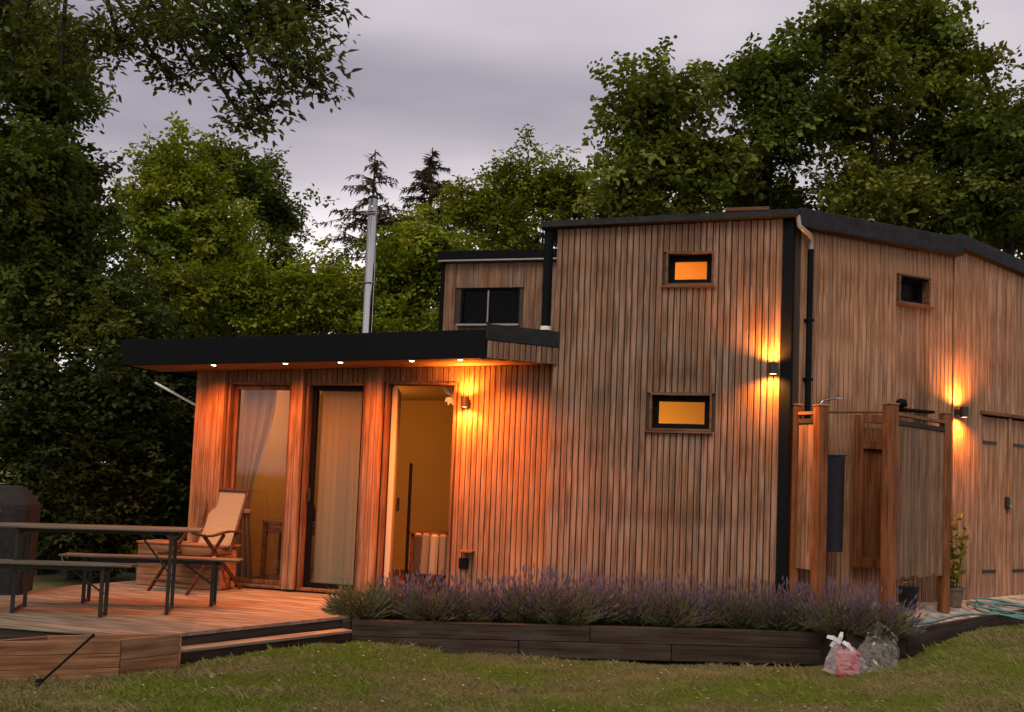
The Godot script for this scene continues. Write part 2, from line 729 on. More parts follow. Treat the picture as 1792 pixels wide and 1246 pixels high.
func window(tr: Transform3D, q: Array, frame_t: float, ft_mat: Material, deep := -0.09, liner := true) -> Node3D:
	var o := pivot("window", house, tr)
	if liner:
		var l := MB.new()
		ring(l, q[0] + 0.002, q[1] - 0.002, q[2] + 0.002, q[3] - 0.002, 0.022, deep - 0.03, 0.034)
		put("lining", l, M.trim, o)
	var b := MB.new()
	var g := 0.024 if liner else 0.002
	ring(b, q[0] + g, q[1] - g, q[2] + g, q[3] - g, frame_t, deep - 0.03, deep + 0.03)
	put("frame", b, ft_mat, o)
	var e := g + frame_t - 0.008
	put("pane", bx(Vector3((q[0] + q[1]) * 0.5, (q[2] + q[3]) * 0.5, deep), Vector3(q[1] - q[0] - 2 * e, q[3] - q[2] - 2 * e, 0.006), 0.0), M.glass, o)
	return o

func roof_low(s: float) -> float:   # underside of the low roof
	return 2.835 + (s + 2.86) * 0.0265

func plan(tr: Transform3D, s: float, z: float) -> Vector2:
	var p := tr * Vector3(s, 0, z)
	return Vector2(p.x, p.z)

func cabin() -> void:
	stain_noise.seed = 23
	stain_noise.frequency = 0.35
	stain_noise.fractal_octaves = 3
	house = thing("timber_cabin", "slatted timber cabin with tall flat roofed block and low glazed room beside a deck", "cabin")
	var base := func(_s: float) -> float: return 0.34
	# --- tall block, front
	var hU := [-1.17, -0.69, 3.63, 3.975]
	var hL := [-1.29, -0.675, 2.175, 2.555]
	var top := func(s: float) -> float: return 4.235 + (s + 2.3) * 0.018
	var wt := put("wall", backing(-2.3, -0.03, 0.1, func(s: float) -> float: return 4.235 + (s + 2.3) * 0.018, [hU, hL]), M.backing, house, FT)
	wt.set_meta("label", "tall slatted wall with two amber lit windows")
	slats(wt, -2.3, -0.035, base, top, 0.0605, 0.0515, 0.022, [hU, hL], M.slats, "slat", stain_tall)
	window(FT, hU, 0.055, M.black)
	window(FT, hL, 0.055, M.black)
	# projecting sills
	for q in [hU, hL]:
		put("sill", bx(Vector3((q[0] + q[1]) * 0.5 - 0.01, q[2] - 0.012, 0.03), Vector3(q[1] - q[0] + 0.06, 0.022, 0.07), 0.003), M.trim, house, FT)
	# --- low room, front
	var op1 := [-6.11, -5.31, 0.33, 2.62]
	var op2 := [-5.13, -4.42, 0.33, 2.625]
	var op3 := [-4.19, -3.375, 0.33, 2.645]
	var ops := [op1, op2, op3]
	var topv := func(s: float) -> float: return roof_low(s) - 0.004
	var wv := put("wall", backing(-6.5, -2.3, 0.1, topv, ops), M.backing, house, FV)
	wv.set_meta("label", "low slatted wall with three tall door openings")
	slats(wv, -6.5, -6.13, base, topv, 0.074, 0.070, 0.085, [], M.slats_low, "slat", stain_low)
	slats(wv, -5.29, -5.15, base, topv, 0.07, 0.067, 0.085, [], M.slats_low, "slat", stain_low)
	slats(wv, -4.40, -4.21, base, topv, 0.064, 0.061, 0.085, [], M.slats_low, "slat", stain_low)
	slats(wv, -3.36, -2.3, base, topv, 0.0605, 0.051, 0.022, [], M.slats_low, "slat", stain_low)
	for q in ops:
		slats(wv, q[0] - 0.02, q[1] + 0.02, func(_s: float) -> float: return q[3], topv, 0.0605, 0.053, 0.022, [], M.slats_low, "slat", stain_low)
	for q in ops:
		var l := MB.new()
		ring(l, q[0] - 0.001, q[1] + 0.001, q[2], q[3] + 0.001, 0.028, -0.15, 0.036)
		put("door_lining", l, M.trim_y, house, FV)
	# fixed glazed panel, glazed door
	var wa := [op1[0] + 0.03, op1[1] - 0.03, op1[2] + 0.03, op1[3] - 0.03]
	var hazy := window(FV, wa, 0.045, M.trim_y, -0.08, false)
	var veil := glass(0.16)
	veil.metallic_specular = 0.45
	(hazy.get_child(1) as MeshInstance3D).material_override = veil
	var wb := [op2[0] + 0.03, op2[1] - 0.03, op2[2] + 0.03, op2[3] - 0.03]
	var d2 := window(FV, wb, 0.05, M.black, -0.09, false)
	d2.name = "glazed_door"
	put("handle", bx(Vector3(wb[0] + 0.04, 1.38, -0.02), Vector3(0.025, 0.15, 0.03), 0.006), M.dark_metal, d2)
	# open door leaf, swung inwards
	var leaf := pivot("door", house, FV * Transform3D(Basis(Vector3.UP, deg_to_rad(19.0)), Vector3(op3[0] + 0.075, 0, -0.06)))
	leaf.set_meta("label", "cream door leaf standing open edge on")
	put("leaf_edge", bx(Vector3(0, 1.485, -0.37), Vector3(0.06, 2.22, 0.74), 0.006), M.cream, leaf)
	put("handle", bx(Vector3(0.055, 1.3, -0.66), Vector3(0.03, 0.16, 0.03), 0.008), M.dark_metal, leaf)
	# --- flank of the tall block
	var hS := [1.34, 1.785, 3.61, 3.925]
	var tops := func(_s: float) -> float: return 4.20
	var ws := put("wall", backing(0.0, 2.12, 0.1, tops, [hS]), M.backing, house, FS)
	ws.set_meta("label", "slatted flank wall with a small dark window")
	slats(ws, 0.06, 2.12, base, tops, 0.0575, 0.0515, 0.014, [hS], M.boards, "slat", stain_flank)
	window(FS, hS, 0.045, M.black)
	put("sill", bx(Vector3(1.56, 3.6, 0.03), Vector3(0.5, 0.02, 0.07), 0.003), M.trim, house, FS)
	# --- flank with the double door
	var hD := [0.56, 1.68, 0.5, 2.55]
	var topd := func(s: float) -> float: return 4.29 - s * 0.076
	var wd := put("wall", backing(0.0, 3.6, 0.1, func(s: float) -> float: return 4.27 - (s + 0.02) * 0.076, [hD]), M.backing, house, FD)
	wd.set_meta("label", "boarded flank wall with a double shed door")
	slats(wd, 0.012, 3.6, base, topd, 0.094, 0.0905, 0.02, [hD], M.boards, "board", stain_door)
	var dd := 0
	for a in [[0.565, 1.117], [1.127, 1.675]]:
		var dr := pivot("shed_door", house, FD)
		put("door_panel", bx(Vector3((a[0] + a[1]) * 0.5, 1.525, -0.03), Vector3(a[1] - a[0], 2.02, 0.03), 0.002), M.trim_y, dr)
		for k in 6:
			var wdt: float = (a[1] - a[0]) / 6.0
			obj("plank", slat_mesh(wdt - 0.006, 2.0, 0.02), M.boards[rng.randi() % 6], dr, Transform3D(Basis.IDENTITY, Vector3(a[0] + (k + 0.5) * wdt, 1.53, 0.0)))
		for hh in [2.25, 0.85]:
			var sg: float = a[0] + 0.14 if dd == 0 else a[1] - 0.36
			put("hinge", bx(Vector3(sg + 0.03, hh, 0.018), Vector3(0.26, 0.03, 0.01), 0.003), M.dark_metal, dr)
		dd += 1
		if dd == 1:
			put("handle", bx(Vector3(1.06, 1.6, 0.035), Vector3(0.05, 0.13, 0.05), 0.012), M.dark_metal, dr)
			put("latch", bx(Vector3(1.10, 1.56, 0.04), Vector3(0.08, 0.03, 0.02), 0.006), M.steel, dr)
	put("cover_strip", bx(Vector3(1.122, 1.53, 0.022), Vector3(0.05, 2.02, 0.018), 0.004), M.boards[1], house, FD)
	put("door_head", bx(Vector3(1.14, 2.565, 0.04), Vector3(1.24, 0.04, 0.06), 0.004), M.trim, house, FD)
	# --- plain walls out of sight (they close the rooms)
	var back := MB.new()
	back.box(Vector3(-6.42, 1.6, -1.75), Vector3(0.12, 2.4, 3.2), 0.0)
	back.box(Vector3(-4.4, 1.6, -3.4), Vector3(4.2, 2.7, 0.12), 0.0)
	put("wall", back, M.boards[2], house, FV)
	var tb := MB.new()
	tb.box(Vector3(-2.24, 2.2, -1.72), Vector3(0.1, 3.9, 3.1), 0.0)
	tb.box(Vector3(0.4, 2.2, -3.4), Vector3(5.4, 3.9, 0.12), 0.0)
	put("wall", tb, M.boards[3], house, FT)
	put("wall", bx(Vector3(3.55, 2.1, -1.2), Vector3(0.12, 3.8, 2.4), 0.0), M.boards[3], house, FD)
	# --- tall roof: thin edge over the front, thick felt fascia over the flank
	var p0 := plan(FT, -2.46, 0.12)
	var p1 := plan(FT, 0.06, 0.12)
	var p2 := plan(FS, -0.03, 0.11)
	var p3 := plan(FS, 2.14, 0.11)
	var p4 := plan(FD, 3.75, 0.09)
	var p5 := plan(FT, 3.4, -3.6)
	var p6 := plan(FT, -2.46, -3.6)
	var rb := MB.new()
	var hroof := func(q: Vector2) -> float:
		var s := (FT.affine_inverse() * Vector3(q.x, 0, q.y)).x
		return 4.245 + (minf(s, 0.3) + 2.3) * 0.018
	rb.prism(PackedVector2Array([p0, p1, p2, p3, plan(FD, 0.4, 0.0), plan(FT, 3.0, -3.6), p6]), hroof, func(q: Vector2) -> float: return hroof.call(q) + 0.062)
	put("roof", rb, M.felt, house)
	var fb := MB.new()
	fb.box(Vector3(1.05, 4.285, 0.075), Vector3(2.2, 0.185, 0.11), 0.006)
	put("fascia", fb, M.felt, house, FS)
	var f2 := MB.new()
	f2.box(Vector3(1.87, 4.365 - 0.142, 0.035), Vector3(3.76, 0.15, 0.13), 0.006, Basis(Vector3(0, 0, 1), -0.0758))
	put("fascia", f2, M.felt, house, FD)
	var r2 := MB.new()
	r2.prism(PackedVector2Array([plan(FD, 0.06, 0.0), plan(FD, 3.7, 0.0), plan(FD, 3.7, -2.4), plan(FD, 0.06, -2.4)]), func(q: Vector2) -> float: return 4.30 - 0.076 * (FD.affine_inverse() * Vector3(q.x, 0, q.y)).x, func(q: Vector2) -> float: return 4.36 - 0.076 * (FD.affine_inverse() * Vector3(q.x, 0, q.y)).x)
	put("roof", r2, M.felt, house)
	# copper coloured flashing on the front edge
	put("flashing", bx(Vector3(-0.38, 4.362, 0.07), Vector3(0.42, 0.03, 0.12), 0.004), M.trim, house, FT)
	put("flashing", bx(Vector3(0.85, 4.384, 0.1), Vector3(0.05, 0.012, 0.1), 0.002), M.grey_pipe, house, FS)
	# black corner trims
	put("corner_trim", bx(Vector3(0.02, 2.28, -0.02), Vector3(0.1, 3.95, 0.1), 0.008), M.black, house, FT)
	# downpipes
	var dp := MB.new()
	dp.tube([Vector3(-2.385, 4.21, 0.03), Vector3(-2.385, 3.2, 0.03)], [0.05], 12)
	var dpo := put("downpipe", dp, M.black, house, FT)
	var sh := MB.new()
	sh.lathe([Vector2(0.0, -0.02), Vector2(0.058, -0.02), Vector2(0.058, 0.02), Vector2(0.0, 0.02)], Vector3(-2.385, 3.2, 0.03), 12)
	put("pipe_shoe", sh, M.white, dpo)
	var sw := MB.new()
	sw.tube([Vector3(-0.06, 4.3, 0.10), Vector3(-0.05, 4.2, 0.11), Vector3(0.0, 4.16, 0.12), Vector3(0.08, 4.135, 0.1), Vector3(0.13, 4.10, 0.07), Vector3(0.14, 4.04, 0.06), Vector3(0.14, 3.98, 0.06)], [0.024], 10)
	var swo := put("downpipe", sw, M.grey_pipe, house, FS)
	var s2 := MB.new()
	s2.tube([Vector3(0.14, 4.0, 0.06), Vector3(0.14, 0.9, 0.06)], [0.03], 12)
	put("pipe_length", s2, M.black, swo)
	for hh in [3.3, 2.72]:
		put("pipe_clip", bx(Vector3(0.14, hh, 0.05), Vector3(0.078, 0.025, 0.08), 0.004), M.black, swo)
	# --- low roof with deep black fascia
	var c := [plan(FT, -7.05, 0.55), plan(FT, -2.86, 0.55), plan(FT, -2.25, 0.0), plan(FT, -2.25, -3.75), plan(FT, -7.05, -3.75)]
	var ss := func(q: Vector2) -> float: return (FT.affine_inverse() * Vector3(q.x, 0, q.y)).x
	var lo := func(q: Vector2) -> float: return roof_low(ss.call(q)) + 0.02
	var hi := func(q: Vector2) -> float: return roof_low(ss.call(q)) + 0.262
	var rl := MB.new()
	var inner := PackedVector2Array([plan(FT, -7.02, 0.52), plan(FT, -2.87, 0.52), plan(FT, -2.27, -0.04), plan(FT, -2.27, -3.7), plan(FT, -7.02, -3.7)])
	rl.prism(inner, lo, hi)
	put("roof", rl, M.felt, house)
	# soffit boards under the overhang
	var sof := woods(4, 0.42, 0.235, 0.13, 0.1, "x")
	for k in 5:
		var z := 0.46 - k * 0.125
		var e := -2.93 + (0.46 - z) * 1.08
		var sb := bx(Vector3((-7.0 + e) * 0.5, roof_low((-7.0 + e) * 0.5) + 0.006, z), Vector3(e + 7.0, 0.018, 0.118), 0.003, Basis(Vector3(0, 0, 1), 0.0265))
		put("soffit_board", sb, sof[k % 4], house, FT)
	var fasc := MB.new()
	fasc.box(Vector3(-4.955, roof_low(-4.955) + 0.135, 0.54), Vector3(4.2, 0.285, 0.035), 0.006, Basis(Vector3(0, 0, 1), 0.0265))
	put("fascia", fasc, M.black, house, FT)
	put("fascia", bx(Vector3(-7.04, roof_low(-7.05) + 0.135, -1.6), Vector3(0.035, 0.285, 4.25), 0.006), M.black, house, FT)
	put("gutter_outlet", bx(Vector3(-7.09, 2.9, 0.45), Vector3(0.07, 0.07, 0.1), 0.01), M.black, house, FT)
	# raked return of the low roof beside the tall block: felt edge over short slats
	var ra := Transform3D(FT.basis * Basis(Vector3.UP, atan2(0.55, 0.61)), FT * Vector3(-2.86, 0, 0.555))
	var rlen := Vector2(0.61, 0.555).length()
	put("fascia", bx(Vector3(rlen * 0.5 + 0.012, 3.085, 0.012), Vector3(rlen + 0.03, 0.165, 0.03), 0.005), M.felt, house, ra)
	var rw := put("return_panel", bx(Vector3(rlen * 0.5, 2.915, -0.02), Vector3(rlen - 0.01, 0.17, 0.02), 0.0), M.backing, house, ra)
	slats(rw, 0.01, rlen - 0.02, func(_s: float) -> float: return 2.825, func(_s: float) -> float: return 3.0, 0.06, 0.05, 0.02, [], M.slats, "slat", stain_low)
	# --- box dormer on the low roof
	var FO := Transform3D(FT.basis, FT * Vector3(0, 0, -1.5))
	var hW := [-3.845, -3.105, 3.49, 3.94]
	var dm := put("dormer", backing(-4.1, -2.32, 3.02, func(_s: float) -> float: return 4.25, [hW], -0.1, 0.0), M.backing, house, FO)
	slats(dm, -4.06, -2.33, func(_s: float) -> float: return 3.04, func(_s: float) -> float: return 4.235, 0.145, 0.141, 0.016, [hW], M.slats, "board", stain_low)
	put("dormer_side", bx(Vector3(-4.085, 3.64, -0.9), Vector3(0.05, 1.24, 1.86), 0.004), M.black, dm)
	put("dormer_roof", bx(Vector3(-3.2, 4.325, -0.9), Vector3(1.86, 0.11, 2.0), 0.008), M.black, dm)
	put("flashing", bx(Vector3(-3.2, 4.258, 0.045), Vector3(1.84, 0.02, 0.12), 0.003), M.grey_pipe, dm)
	var dw := window(FO, hW, 0.03, M.black, -0.03, false)
	put("mullion", bx(Vector3(-3.5, 3.715, -0.018), Vector3(0.018, 0.42, 0.03), 0.003), M.grey_pipe, dw)
	put("sill", bx(Vector3(-3.475, 3.475, 0.04), Vector3(0.78, 0.025, 0.09), 0.004), M.grey_pipe, dw)
	put("dormer_shade_board", bx(Vector3(-3.4, 3.6, -0.55), Vector3(1.2, 1.1, 0.04), 0.0), M.black, dm)  # added black board, its colour stands in for the unlit space behind the pane
	# --- flue
	var fl := MB.new()
	fl.lathe([Vector2(0.0, 0.0), Vector2(0.06, 0.0), Vector2(0.06, 1.86), Vector2(0.055, 1.87), Vector2(0.053, 2.0), Vector2(0.0, 2.0)], Vector3(-4.93, 3.03, -1.2), 24)
	var flo := put("flue_pipe", fl, M.steel, house, FT)
	for hh in [3.95, 4.83, 4.80]:
		var cl := MB.new()
		cl.lathe([Vector2(0.058, -0.01), Vector2(0.07, -0.01), Vector2(0.07, 0.01), Vector2(0.058, 0.01)], Vector3(-4.93, hh, -1.2), 24)
		cl.tube([Vector3(-5.05, hh, -1.12), Vector3(-4.81, hh, -1.12)], [0.008], 6)
		put("pipe_clamp", cl, M.steel, flo)
	var cap := MB.new()
	cap.lathe([Vector2(0.062, 0.0), Vector2(0.07, 0.01), Vector2(0.05, 0.035), Vector2(0.0, 0.04)], Vector3(-4.93, 5.0, -1.2), 24)
	put("flue_cap", cap, M.dark_metal, flo)
	# small vent with a wooden hood low on the wall
	var ve := pivot("vent", house, FV)
	put("hood", bx(Vector3(-3.17, 0.865, 0.07), Vector3(0.14, 0.025, 0.1), 0.004), M.trim, ve)
	put("grille", bx(Vector3(-3.21, 0.74, 0.04), Vector3(0.1, 0.11, 0.05), 0.008), M.black, ve)
	# slanting waste pipe at the far corner
	var wp := MB.new()
	wp.tube([far_at(272, 670, -12.3), far_at(352, 714, -11.95)], [0.016], 8)
	put("overflow_pipe", wp, M.white, house)

# ---------------------------------------------------------------- rooms behind the windows
func room_light(p: Vector3, e: float, col: Color, label: String) -> void:
	var o := thing("pendant_lamp", label, "lamp", Transform3D(Basis.IDENTITY, p))
	var b := MB.new()
	b.lathe([Vector2(0, -0.05), Vector2(0.035, -0.035), Vector2(0.05, 0), Vector2(0.035, 0.035), Vector2(0, 0.05)], Vector3.ZERO, 14)
	put("bulb", b, glow(1.0, 0.62, 0.25, 2.0), o)
	var c := MB.new()
	c.tube([Vector3(0, 0.05, 0), Vector3(0, 0.22, 0)], [0.006], 6)
	put("cable", c, M.dark_metal, o)
	var l := OmniLight3D.new()
	l.name = "bulb_light"
	l.light_energy = e
	l.light_color = col
	l.light_size = 0.05
	l.omni_range = 8.0
	l.omni_attenuation = 2.0
	l.shadow_enabled = true
	o.add_child(l)

func rooms() -> void:
	# linings of the rooms
	var r := MB.new()
	r.box(Vector3(-4.35, 1.55, -3.3), Vector3(4.0, 2.5, 0.04))
	put("room_wall", r, M.ochre, house, FV)
	put("room_wall", bx(Vector3(-2.32, 1.55, -1.72), Vector3(0.04, 2.5, 3.1), 0.0), M.ochre, house, FV)
	put("room_wall", bx(Vector3(-6.33, 1.55, -1.72), Vector3(0.04, 2.5, 3.1), 0.0), M.ochre, house, FV)
	put("room_ceiling", bx(Vector3(-4.33, 2.735, -1.74), Vector3(4.0, 0.03, 3.1), 0.0, Basis(Vector3(0, 0, 1), 0.01)), M.ochre, house, FV)
	put("room_floor", bx(Vector3(-4.33, 0.30, -1.74), Vector3(4.0, 0.04, 3.18), 0.0), M.floor, house, FV)
	put("room_wall", bx(Vector3(-3.05, 1.55, -2.6), Vector3(1.4, 2.5, 0.04), 0.0, Basis(Vector3.UP, -0.5)), M.ochre, house, FV)
	# partition added to even out the lamplight, and floors of the tall block
	put("room_wall", bx(Vector3(-1.0, 3.65, -1.35), Vector3(2.3, 1.1, 0.04), 0.0), M.amber, house, FT)
	put("room_wall", bx(Vector3(-1.0, 2.0, -1.35), Vector3(2.3, 1.9, 0.04), 0.0), M.amber, house, FT)
	put("room_floor", bx(Vector3(-1.05, 3.06, -0.76), Vector3(2.2, 0.06, 1.1), 0.0), M.amber, house, FT)
	put("room_ceiling", bx(Vector3(-1.05, 4.19, -0.76), Vector3(2.2, 0.03, 1.1), 0.0), M.cream, house, FT)
	put("room_beam", bx(Vector3(-1.05, 4.12, -0.7), Vector3(2.18, 0.1, 0.09), 0.004), M.trim, house, FT)
	put("room_beam", bx(Vector3(-1.05, 2.96, -0.7), Vector3(2.18, 0.1, 0.09), 0.004), M.trim, house, FT)
	put("room_wall", bx(Vector3(0.02, 2.6, -0.76), Vector3(0.04, 3.1, 1.1), 0.0), M.amber, house, FT)
	put("room_wall", bx(Vector3(-2.12, 2.6, -0.76), Vector3(0.04, 3.1, 1.1), 0.0), M.amber, house, FT)
	room_light(FT * Vector3(-1.5, 3.5, -0.55), 1.0, Color(1.0, 0.68, 0.36), "small bulb in the loft behind the top window")
	room_light(FT * Vector3(-1.5, 2.0, -0.6), 0.6, Color(1.0, 0.74, 0.34), "small bulb in the room behind the lower window")
	room_light(FV * Vector3(-5.4, 2.3, -1.4), 0.85, Color(1.0, 0.66, 0.31), "dim bulb hanging in the room behind the open door")
	# blind behind the glazed door
	var bl := MB.new()
	for i in 26:
		var s0 := -5.06 + i * 0.58 / 26.0
		var s1 := s0 + 0.58 / 26.0
		var z0 := -0.2 + 0.006 * sin(i * 1.7) + 0.004 * sin(i * 0.6)
		var z1 := -0.2 + 0.006 * sin((i + 1) * 1.7) + 0.004 * sin((i + 1) * 0.6)
		bl.face([Vector3(s0, 0.42, z0), Vector3(s1, 0.42, z1), Vector3(s1, 2.58, z1), Vector3(s0, 2.58, z0)], Vector3(s0, 1, -1))
	bl.box(Vector3(-4.77, 0.415, -0.2), Vector3(0.6, 0.03, 0.025), 0.004)
	var cl := plain(0.25, 0.235, 0.165, 0.95)
	cl.cull_mode = BaseMaterial3D.CULL_DISABLED
	cl.backlight_enabled = true
	cl.backlight = Color(0.5, 0.42, 0.28)
	var o := thing("door_curtain", "plain cream curtain hanging behind the glazed door", "curtain", FV)
	put("cloth", bl, cl, o)
	var rod := MB.new()
	rod.tube([Vector3(-5.08, 2.59, -0.2), Vector3(-4.46, 2.59, -0.2)], [0.012], 8)
	put("rod", rod, M.dark_metal, o)
	# tied curtain at the big window
	var tc := MB.new()
	var rows := 24
	var cols := 18
	var grid := []
	for j in rows + 1:
		var h := 2.56 - j * (2.56 - 0.40) / rows
		var wdt := lerpf(0.42, 0.16, smoothstep(2.5, 1.15, h)) if h > 1.15 else lerpf(0.16, 0.24, (1.15 - h) / 0.75)
		var row := []
		for i in cols + 1:
			var u := float(i) / cols
			row.append(Vector3(-6.06 + u * wdt, h, -0.24 + 0.03 * sin(u * 20.0) + 0.008 * sin(h * 3.0 + u * 5.0)))
		grid.append(row)
	for j in rows:
		for i in cols:
			tc.face([grid[j][i], grid[j][i + 1], grid[j + 1][i + 1], grid[j + 1][i]], grid[j][i] - Vector3(0, 0, 1))
	var o2 := thing("tied_curtain", "cream curtain gathered to one side of the tall window", "curtain", FV)
	put("cloth", tc, cl, o2)
	var tb := MB.new()
	tb.box(Vector3(-5.98, 1.15, -0.24), Vector3(0.17, 0.05, 0.09), 0.01)
	put("tie_band", tb, M.cream, o2)
	# desk and dark seat behind the window
	var dk := thing("desk", "brown wooden desk just inside the tall window", "desk", FV)
	put("desk_top", bx(Vector3(-5.45, 1.04, -0.62), Vector3(0.75, 0.035, 0.5), 0.005), M.floor, dk)
	for q in [Vector2(-5.8, -0.42), Vector2(-5.1, -0.42), Vector2(-5.8, -0.82), Vector2(-5.1, -0.82)]:
		put("leg", bx(Vector3(q.x, 0.67, q.y), Vector3(0.05, 0.7, 0.05), 0.004), M.floor, dk)
	put("drawer", bx(Vector3(-5.45, 0.96, -0.40), Vector3(0.6, 0.1, 0.03), 0.004), M.trim, dk)
	var vs := thing("dark_vase", "dark rounded vase on the desk behind the tall window", "vase", FV * at(Vector3(-5.35, 1.06, -0.6)))
	var vb := MB.new()
	vb.lathe([Vector2(0, 0), Vector2(0.08, 0), Vector2(0.13, 0.09), Vector2(0.09, 0.17), Vector2(0.04, 0.22), Vector2(0.05, 0.3), Vector2(0.0, 0.3)], Vector3.ZERO, 18)
	put("vase_body", vb, plain(0.06, 0.02, 0.015, 0.4), vs)
	# armchair with fluted back, seen through the open door
	var ac := thing("fluted_armchair", "cream armchair with fluted back just inside the open doorway", "armchair", FV * at(Vector3(-3.62, 0.33, -0.6), 0.12))
	for i in 7:
		var a := -0.33 + i * 0.11
		var zz := 0.20 - absf(i - 3.0) * absf(i - 3.0) * 0.014
		var bk := bx(Vector3(a, 0.44, zz), Vector3(0.098, 0.46 + 0.01 * (i % 2), 0.06), 0.024, Basis(Vector3.UP, (i - 3.0) * 0.16) * Basis(Vector3(0, 0, 1), 0.02 * (i - 3.0)))
		put("back_channel", bk, plain(0.23, 0.19, 0.135, 0.95) if i % 2 == 0 else plain(0.15, 0.115, 0.075, 0.95), ac)
	put("back_frame", bx(Vector3(0, 0.42, 0.12), Vector3(0.72, 0.46, 0.05), 0.02), plain(0.04, 0.025, 0.015, 0.9), ac)
	put("seat", bx(Vector3(0, 0.27, -0.16), Vector3(0.62, 0.16, 0.55), 0.05), plain(0.45, 0.38, 0.27, 0.95), ac)
	for q in [Vector2(-0.3, 0.1), Vector2(0.3, 0.1), Vector2(-0.28, -0.4), Vector2(0.28, -0.4)]:
		var lg := MB.new()
		lg.tube([Vector3(q.x, 0.21, q.y), Vector3(q.x, 0.0, q.y)], [0.022, 0.014], 8)
		put("leg", lg, M.floor, ac)
	var cu := thing("black_cushion", "black cushion on the fluted armchair", "cushion", FV * at(Vector3(-3.45, 0.95, -0.75), 0.3))
	var cb := MB.new()
	cb.box(Vector3(0, -0.16, 0), Vector3(0.36, 0.36, 0.13), 0.055, Basis(Vector3(0, 0, 1), 0.7))
	put("cover", cb, plain(0.015, 0.012, 0.012, 0.9), cu)
	# side table and cupboard end
	var st := thing("side_table", "dark brown side table behind the open door leaf", "table", FV * at(Vector3(-3.98, 0.32, -1.0)))
	put("table_top", bx(Vector3(0.05, 0.66, 0), Vector3(0.42, 0.03, 0.5), 0.004), M.floor, st)
	for q in [Vector2(-0.13, 0.2), Vector2(0.22, 0.2), Vector2(-0.13, -0.2), Vector2(0.22, -0.2)]:
		put("leg", bx(Vector3(q.x, 0.32, q.y), Vector3(0.045, 0.645, 0.045), 0.004), M.floor, st)
	var tv := thing("floor_lamp_stand", "thin dark upright stand beside the open door leaf", "stand", FV * at(Vector3(-4.06, 0.32, -0.5)))
	var tvb := MB.new()
	tvb.lathe([Vector2(0, 0), Vector2(0.12, 0), Vector2(0.12, 0.02), Vector2(0.018, 0.035), Vector2(0.018, 1.45), Vector2(0.0, 1.46)], Vector3.ZERO, 14)
	put("pole", tvb, M.black, tv)
	# hanging paper leaves in the doorway
	var hg := thing("hanging_mobile", "pale silver paper leaf mobile hanging in the open doorway", "mobile", FV * at(Vector3(-3.52, 2.52, -0.22)))
	var hb := MB.new()
	hb.tube([Vector3(0, 0.1, 0), Vector3(0, 0.0, 0)], [0.003], 5)
	put("thread", hb, M.white, hg)
	rng.seed = 77
	for i in 11:
		var d := Vector3(rng.randf_range(-1, 1), rng.randf_range(-1, 0.4), rng.randf_range(-0.4, 0.4)).normalized()
		var sd := d.cross(Vector3(0, 0, 1)).normalized()
		var lb := MB.new()
		var ln := rng.randf_range(0.08, 0.16)
		var q0 := d * 0.01
		lb.face([q0, q0 + d * ln * 0.5 + sd * 0.024, q0 + d * ln, q0 + d * ln * 0.5 - sd * 0.024], Vector3(0, 0, -1))
		var mm := plain(0.62, 0.60, 0.56, 0.5)
		mm.cull_mode = BaseMaterial3D.CULL_DISABLED
		put("paper_leaf", lb, mm, hg)

# ---------------------------------------------------------------- lamps
func spot(parent: Node3D, p: Vector3, dir: Vector3, e: float, ang: float, col: Color, size := 0.03) -> void:
	var l := SpotLight3D.new()
	l.name = "beam"
	l.light_energy = e
	l.light_color = col
	l.spot_angle = ang
	l.spot_angle_attenuation = 0.8
	l.spot_range = 12.0
	l.spot_attenuation = 2.0
	l.light_size = size
	l.shadow_enabled = true
	parent.add_child(l)
	l.position = p
	var up := Vector3(0, 0, 1)
	l.basis = Basis.looking_at(dir, up)

func wall_lamp(tr: Transform3D, label: String, e: float) -> void:
	var o := thing("wall_lamp", label, "lamp", tr, "up and down wall lamps on the cabin")
	var body := MB.new()
	body.lathe([Vector2(0.034, -0.055), Vector2(0.044, -0.055), Vector2(0.044, 0.055), Vector2(0.034, 0.055), Vector2(0.034, 0.038), Vector2(0.0, 0.038)], Vector3(0, 0, 0.10), 20)
	body.lathe([Vector2(0.0, -0.038), Vector2(0.034, -0.038), Vector2(0.034, -0.055)], Vector3(0, 0, 0.10), 20)
	put("housing", body, plain(0.05, 0.04, 0.03, 0.4, 0.7), o)
	put("bracket", bx(Vector3(0, 0, 0.03), Vector3(0.06, 0.07, 0.06), 0.005), M.dark_metal, o)
	for s in [-1.0, 1.0]:
		var lens := MB.new()
		lens.lathe([Vector2(0.0, 0.052 * s), Vector2(0.033, 0.052 * s)], Vector3(0, 0, 0.10), 16)
		put("lens", lens, glow(1.0, 0.72, 0.36, 9.0), o)
		spot(o, Vector3(0, 0.062 * s, 0.10), Vector3(0, s, -0.2), e, 78.0, Color(1.0, 0.58, 0.20), 0.025)

